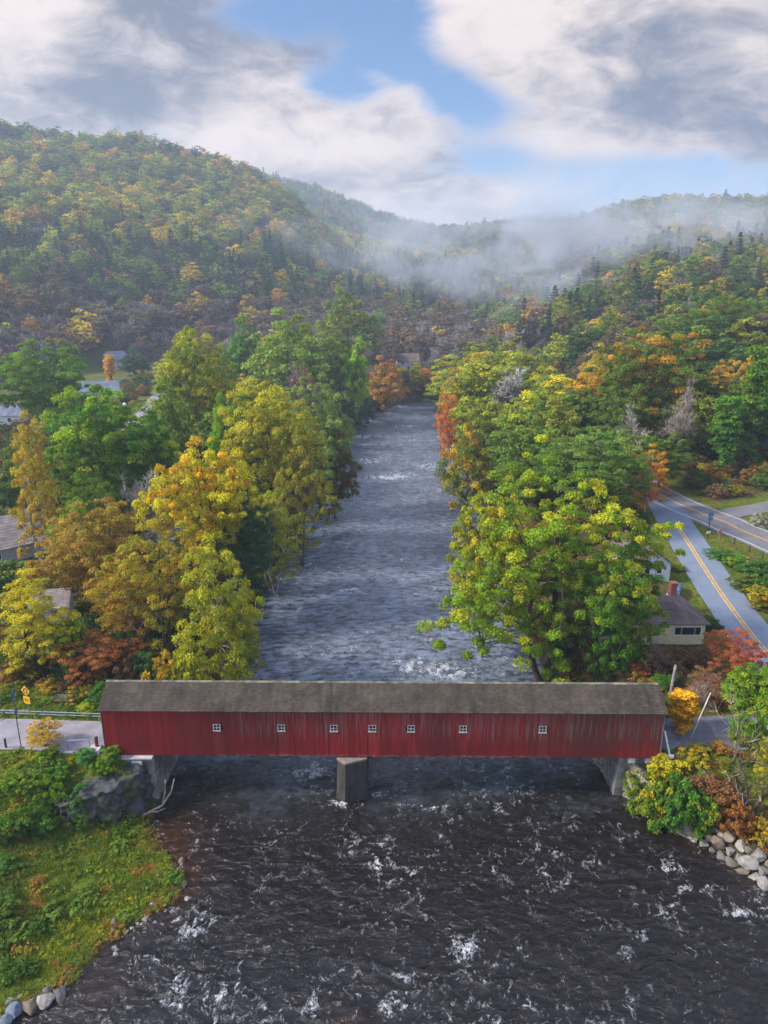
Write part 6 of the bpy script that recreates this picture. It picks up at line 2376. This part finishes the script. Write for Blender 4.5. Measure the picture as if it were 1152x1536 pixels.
def far_forest():
    r = np.random.default_rng(101)
    P = []
    for (r0, r1, sp) in ((300, 620, 8.6), (620, 1230, 9.8), (1230, 1850, 14.0)):
        n = int(0.5 * (r1 * r1 - r0 * r0) * math.radians(76) / (sp * sp) * 1.0)
        rad = np.sqrt(r.uniform(r0 * r0, r1 * r1, n))
        a = np.radians(r.uniform(-38, 38, n))
        P.append(np.stack([rad * np.sin(a), rad * np.cos(a), np.full(n, sp)], 1))
    P = np.concatenate(P)
    x, y, sp = P.T
    z = ground(x, y)
    rd = river_d(x, y)
    hz = hill_z(x, y)
    rad, azd = np.hypot(x, y), np.degrees(np.arctan2(x, y))
    foot = np.where(azd < -8, 365, np.where(azd < 9, 430, 300))
    # only where the single trees end
    ok = (rd > 5) & ((hz > 3) | (y > 420)) & (rad > foot)
    ok &= ~((x > 45) & (x < 235) & (y < 440) & (azd > 9) & (r.random(len(x)) < 0.45))
    for hx, hy, hr_ in VIEW_KEEP:
        ok &= np.hypot(x - hx, y - hy) > hr_ + 3
    for pts, hw in ROADS:
        ok &= seg_dist(x, y, pts)[0] > hw + 6
    # behind the crests nothing shows
    front = np.zeros(len(x), bool)
    for azs, hs, D, fa, fd in _H:
        H = np.interp(azd, azs, hs)
        front |= (rad < D + 35) & (H > 12)
    ok &= front
    # drop what the left and right hills hide
    elev = (z + 18 - CAMZ) / rad
    aq = np.round(azd * 4).astype(int)
    order = np.argsort(rad)
    seen = {}
    vis = np.zeros(len(x), bool)
    for i in order:
        if not ok[i]:
            continue
        k = aq[i]
        m_ = seen.get(k, -9)
        if elev[i] > m_ - 0.012:
            vis[i] = True
        g_ = (z[i] + 6 - CAMZ) / rad[i]
        if g_ > m_:
            seen[k] = g_
    ok &= vis
    x, y, z, rad, azd = x[ok], y[ok], z[ok], rad[ok], azd[ok]
    n = len(x)
    print('far forest trees', n)
    u = r.random(n)
    nz = fbm(x / 55, y / 55, 3) * 0.9 + r.normal(size=n) * 0.28
    ridge2 = rad > 1240
    right = (azd > 7) & ~ridge2
    names_ = ['dark green', 'green', 'olive', 'yellow green', 'golden', 'orange', 'russet', 'brown', 'mauve', 'grey', 'blackish green']
    T_ = {
        'top': [5, 2.5, 4.5, 1.0, 1.2, .6, .4, .6, .3, .2, 2.5],
        'mid': [2.0, 2.6, 5, 3.4, 4.6, 2.0, .5, .5, .4, .2, .5],
        'low': [3, 1.4, 1.8, .7, .3, .2, .4, .8, 2.4, 1.0, 8],
        'foot': [.8, .5, 1.0, .3, .3, .3, 1.0, 2.2, 5.5, 2.4, 1.6],
        'rtop': [4, 3, 3, .4, .4, .4, .6, 1, .8, .4, 2.5],
        'strip': [1.5, 1.2, 2.0, 1.6, 3.2, 1.6, 1.0, .6, .8, .3, 1.2],  # band of sunlight put into leaf colour: more golden trees on this slope
        'rlow': [2.5, 2, 2.2, .6, .5, .5, .7, 1.0, 1.2, .6, 4],
        'ridge': [4, 2, 2, .3, .3, .2, .5, 1.2, 1.5, .8, 3],
    }
    zone_ = np.where(ridge2, 'ridge', np.where(right, np.where(z > 122, 'rtop', np.where(z > 88, 'strip', 'rlow')), np.where(z > 190 + nz * 14, 'top', np.where(z > 88 + nz * 22, 'mid', np.where(z > 34 + nz * 12, 'low', 'foot')))))
    zone_ = np.where(~ridge2 & (rad < 520) & (azd < 9), 'foot', zone_)
    zone_ = np.where((zone_ == 'strip') & (azd < 14), 'rlow', zone_)
    key = np.empty(n, int)
    for zn, w in T_.items():
        m_ = zone_ == zn
        c = np.cumsum(np.array(w, float) / sum(w))
        # neighbours tend to be alike
        v = np.clip(0.72 * u[m_] + 0.28 * (0.5 + 0.6 * nz[m_]), 0, 0.9999)
        key[m_] = np.searchsorted(c, r.permutation(v) if False else v)
    key = np.clip(key, 0, 10)
    ta, tb = np.zeros((n, 3)), np.zeros((n, 3))
    kind = np.zeros(n, int)
    for i, nm in enumerate(names_):
        m_ = key == i
        a, b = PAL[nm]
        ta[m_] = a
        tb[m_] = b or a
        c = int(m_.sum())
        if nm in ('mauve', 'grey'):
            kind[m_] = 3
        elif nm == 'blackish green':
            kind[m_] = 4 + r.integers(0, 2, c)
        else:
            kind[m_] = r.integers(0, 3, c)
    j = r.uniform(0.68, 1.25, (n, 1))
    tb = ta * 0.55 + tb * 0.45
    ta, tb = ta * j, tb * j
    s = r.uniform(0.70, 1.18, n) * np.where(zone_ == 'top', 0.85, 1) * np.where(kind >= 4, 0.95, 1) * np.where(kind == 3, 0.85, 1)
    s = s * np.where(ridge2, 1.15, 1)
    scl = np.stack([s * r.uniform(1.0, 1.4, n), s * r.uniform(1.0, 1.4, n), s], 1)
    rot = np.stack([0 * x, 0 * x, r.uniform(0, 6.28, n)], 1)
    meshes = [BANK['far'][0].crown, BANK['far'][1].crown, BANK['far'][2].crown, joined('far_bare', BANK['far_bare'][0]), joined('far_pine_a', BANK['far_pine'][0]), joined('far_pine_b', BANK['far_pine'][1])]
    scatter('hillside_forest', np.stack([x, y, z - 0.5], 1), kind, rot, scl, ta, tb, meshes, FOL)


far_forest()


# ------------------------------------------------------------------ undergrowth and grass
def tuft(seed, n, h, spread, w, lean=0.5):
    r = np.random.default_rng(seed)
    V, col = [], []
    for i in range(n):
        a, q = r.uniform(0, 6.28), spread * math.sqrt(r.random())
        p = np.array([q * math.cos(a), q * math.sin(a), -0.03])
        d = np.array([r.normal() * lean, r.normal() * lean, 1.0])
        d /= np.linalg.norm(d)
        L = h * r.uniform(0.5, 1.2)
        s = np.array([math.cos(a + 1.3), math.sin(a + 1.3), 0]) * w
        m_ = p + d * L * 0.6
        e = p + d * L + np.array([d[0], d[1], -0.4]) * L * 0.3
        V += [p - s, p + s, m_ + s * 0.8, m_ - s * 0.8, m_ - s * .8, m_ + s * .8, e + s * .2, e - s * .2]
        c_ = r.random()
        col += [(c_, r.random(), r.random(), 1)] * 2
    n2 = len(V) // 4
    me = np_mesh(f'tuft_{seed}', np.array(V), np.arange(n2 * 4).reshape(n2, 4), face_col=np.array(col))
    me.materials.append(FOL)
    return me


def herb(seed, n, rad, h, leaf):
    r = np.random.default_rng(seed)
    C = np.stack([r.normal(size=7) * rad * 0.5, r.normal(size=7) * rad * 0.5, r.uniform(0.2, 1, 7) * h * 0.6], 1)
    P, N, S, ci = clump_leaves(C, np.full(7, rad * 0.5), n // 7, leaf, r, 0.6, 0.7)
    P[:, 2] = np.maximum(P[:, 2], 0.02)
    V, Q = leaf_quads(P, N, S, r)
    me = np_mesh(f'herb_{seed}', V, Q, face_col=np.stack([r.random(len(P)), r.random(len(P)), r.random(len(P)), np.ones(len(P))], 1))
    me.materials.append(FOL)
    return me


def grasses():
    r = np.random.default_rng(55)
    n = 15000
    x, y = r.uniform(-52, -14, n), r.uniform(28, 60, n)
    x2, y2 = r.uniform(-56, -24, 5000), r.uniform(62, 70, 5000)
    x3, y3 = r.uniform(18, 62, 5000), r.uniform(36, 80, 5000)
    X, Y = np.concatenate([x, x2, x3]), np.concatenate([y, y2, y3])
    rd = river_d(X, Y)
    ok = rd > np.where(X > 0, 2.0, 0.25)
    for pts, hw in ROADS:
        ok &= seg_dist(X, Y, pts)[0] > hw + 0.25
    ok &= ~((np.abs(X - BX) < 27) & (np.abs(Y - BY) < 3.4))
    ok &= ~((X > 26) & (X < 40.5) & (Y > 78.5) & (Y < 88))
    pat = fbm(X / 4.5, Y / 4.5, 3)
    ok &= ~((pat < -0.28) & (r.random(len(X)) < 0.5))
    X, Y, rd, pat = X[ok], Y[ok], rd[ok], pat[ok]
    Z = ground(X, Y)
    n = len(X)
    meadow = (X < 0) & (Y < 56)
    kind = np.where(r.random(n) < np.where(meadow, 0.72, 0.5), r.integers(0, 3, n), 3 + r.integers(0, 3, n))
    p2 = fbm(X / 1.9 + 7, Y / 1.9, 3)
    t = np.clip(0.5 + 0.75 * pat + r.normal(size=n) * 0.2, 0, 1)[:, None]
    a = np.array([0.055, 0.105, 0.008]) * (1 - t) + np.array([0.155, 0.165, 0.010]) * t
    dk = np.clip(sstep(-X, 24, 33) * (Y < 52) * 0.6 + 0.35 * (p2 < -0.25), 0, 0.8)[:, None]
    a = a * (1 - dk) + np.array([0.030, 0.052, 0.010]) * dk
    dry = ((p2 > 0.35) & meadow)[:, None]
    a = np.where(dry, np.array([0.17, 0.105, 0.022]), a)
    rt = (X > 0)[:, None]
    lit = r.random((n, 1)) < 0.45
    a = np.where(rt & lit, np.array([0.16, 0.075, 0.018]), a)
    edge = (meadow & (rd < 1.0) & (r.random(n) < 0.4))[:, None]
    a = np.where(edge, np.array([0.12, 0.075, 0.022]), a)
    b = a * np.array([1.7, 1.4, 0.9])
    s = r.uniform(0.6, 1.3, n) * np.where(meadow, 1.0, 0.8)
    weed = (kind >= 3) & (r.random(n) < 0.22) & (p2 < 0.05) & (rd > 1.5)
    s = np.where(weed, s * r.uniform(1.5, 2.6, n), s)
    a = np.where(weed[:, None] & ~rt, a * np.array([0.55, 0.75, 0.9]), a)
    b = np.where(weed[:, None] & ~rt, a * np.array([1.6, 1.4, 1.0]), b)
    scl = np.stack([s, s, s * np.where(rd < 2, 0.7, 1)], 1)
    rot = np.stack([0 * X, 0 * X, r.uniform(0, 6.28, n)], 1)
    meshes = [tuft(1, 26, 0.40, 0.34, 0.016), tuft(2, 30, 0.30, 0.38, 0.018, 0.7), tuft(3, 22, 0.55, 0.25, 0.015, 0.4), herb(4, 90, 0.36, 0.35, 0.10), herb(5, 80, 0.30, 0.28, 0.09), herb(6, 100, 0.42, 0.5, 0.13)]
    scatter('grass', np.stack([X, Y, Z], 1), kind, rot, scl, a, b, meshes, FOL)


grasses()


def understory():
    """brush on the floor of the near woods, so that no bare slope shows under the crowns"""
    r = np.random.default_rng(66)
    n = 9000
    X, Y = r.uniform(-120, 150, n), 66 + 300 * r.random(n) ** 1.5
    rd = river_d(X, Y)
    ok = (rd > 0.8) & (to_px_vec(X, Y))
    for pts, hw in ROADS:
        ok &= seg_dist(X, Y, pts)[0] > hw + 2.5
    for hx, hy, hr_ in VIEW_KEEP:
        ok &= np.hypot(X - hx, Y - hy) > hr_ * 0.85
    ok &= ~((X < -24) & (X > -60) & (Y < 69)) & ~((np.abs(X) < 27) & (Y < 66))
    ok &= ~((X > 24) & (X < 42) & (Y < 104))
    near_w = (rd < 9) | (X > 60) | (r.random(n) < 0.35)
    ok &= near_w
    X, Y = X[ok], Y[ok]
    n = len(X)
    Z = ground(X, Y)
    pal = np.array([(0.10, 0.11, 0.014), (0.055, 0.095, 0.014), (0.15, 0.085, 0.02), (0.17, 0.15, 0.014), (0.035, 0.06, 0.016), (0.10, 0.065, 0.03)])
    k = np.clip((0.5 + 0.5 * fbm(X / 14, Y / 14, 2) + r.normal(size=n) * 0.22) * 6, 0, 5.99).astype(int)
    a = pal[k] * r.uniform(0.7, 1.25, (n, 1))
    s = r.uniform(0.35, 1.0, n) * (1 + (Y > 150) * 0.5)
    scl = np.stack([s * 1.1, s * 1.1, s], 1)
    rot = np.stack([0 * X, 0 * X, r.uniform(0, 6.28, n)], 1)
    scatter('undergrowth', np.stack([X, Y, Z - 0.2], 1), r.integers(0, 3, n), rot, scl, a, a * np.array([1.5, 1.3, 1]), [t.crown for t in BANK['shrub']], FOL)


def to_px_vec(X, Y):
    f = Y * math.cos(PITCH) + (CAMZ - 6) * math.sin(PITCH)
    px = 576 + X / f * FPX
    return (px > -90) & (px < 1240)


understory()

# ------------------------------------------------------------------ air
HZ = MB()
HZ.box(-3300, 3300, -320, 3700, -3.5, 330)
haze = HZ.build('haze', None)
hm = bpy.data.materials.new('haze')
hm.use_nodes = True
T = NT(hm.node_tree)
pv = T.n('ShaderNodeVolumePrincipled')
pv.inputs['Color'].default_value = (0.72, 0.84, 0.98, 1)
pv.inputs['Density'].default_value = 0.00030
pv.inputs['Anisotropy'].default_value = 0.2
T.lk(pv.outputs[0], T.n('ShaderNodeOutputMaterial').inputs[1])
haze.data.materials.append(hm)
tag(haze, kind='stuff')
haze.visible_shadow = True


def mist(name, cx, cy, cz, rx, ry, rz, dens, scale, seed, thr=0.45):
    bm = bmesh.new()
    bmesh.ops.create_icosphere(bm, subdivisions=4, radius=1.0)
    me = bpy.data.meshes.new(name)
    bm.to_mesh(me)
    bm.free()
    m = bpy.data.materials.new(name)
    m.use_nodes = True
    T = NT(m.node_tree)
    co = T.coord('Object')
    wn = T.scaled(co, (rx / scale, ry / scale, rz / scale * 1.6), (seed, seed * 2.3, 0))
    nn = T.noise(wn, 1.0, 5, 0.6, 0.6)
    ln = T.n('ShaderNodeVectorMath', operation='LENGTH')
    T.lk(co, ln.inputs[0])
    fall = T.ramp(ln.outputs['Value'], 0.25, 1.0, 1.0, 0.0)
    d = T.math('MULTIPLY', T.ramp(nn, thr, thr + 0.25), T.math('MULTIPLY', fall, dens))
    pv = T.n('ShaderNodeVolumePrincipled')
    pv.inputs['Color'].default_value = (0.86, 0.91, 0.98, 1)
    T.lk(d, pv.inputs['Density'])
    T.lk(pv.outputs[0], T.n('ShaderNodeOutputMaterial').inputs[1])
    me.materials.append(m)
    o = link(name, me)
    o.location = (cx, cy, cz)
    o.scale = (rx, ry, rz)
    return tag(o, kind='stuff')


if True:
    mist('mist', 150, 620, 90, 220, 140, 64, 0.042, 55, 3, 0.455)
    mist('mist', -10, 700, 108, 170, 120, 46, 0.010, 55, 21, 0.48)
    mist('mist', 150, 470, 52, 130, 60, 40, 0.030, 36, 9, 0.47)
    mist('mist', 300, 800, 150, 230, 120, 50, 0.006, 60, 15, 0.47)
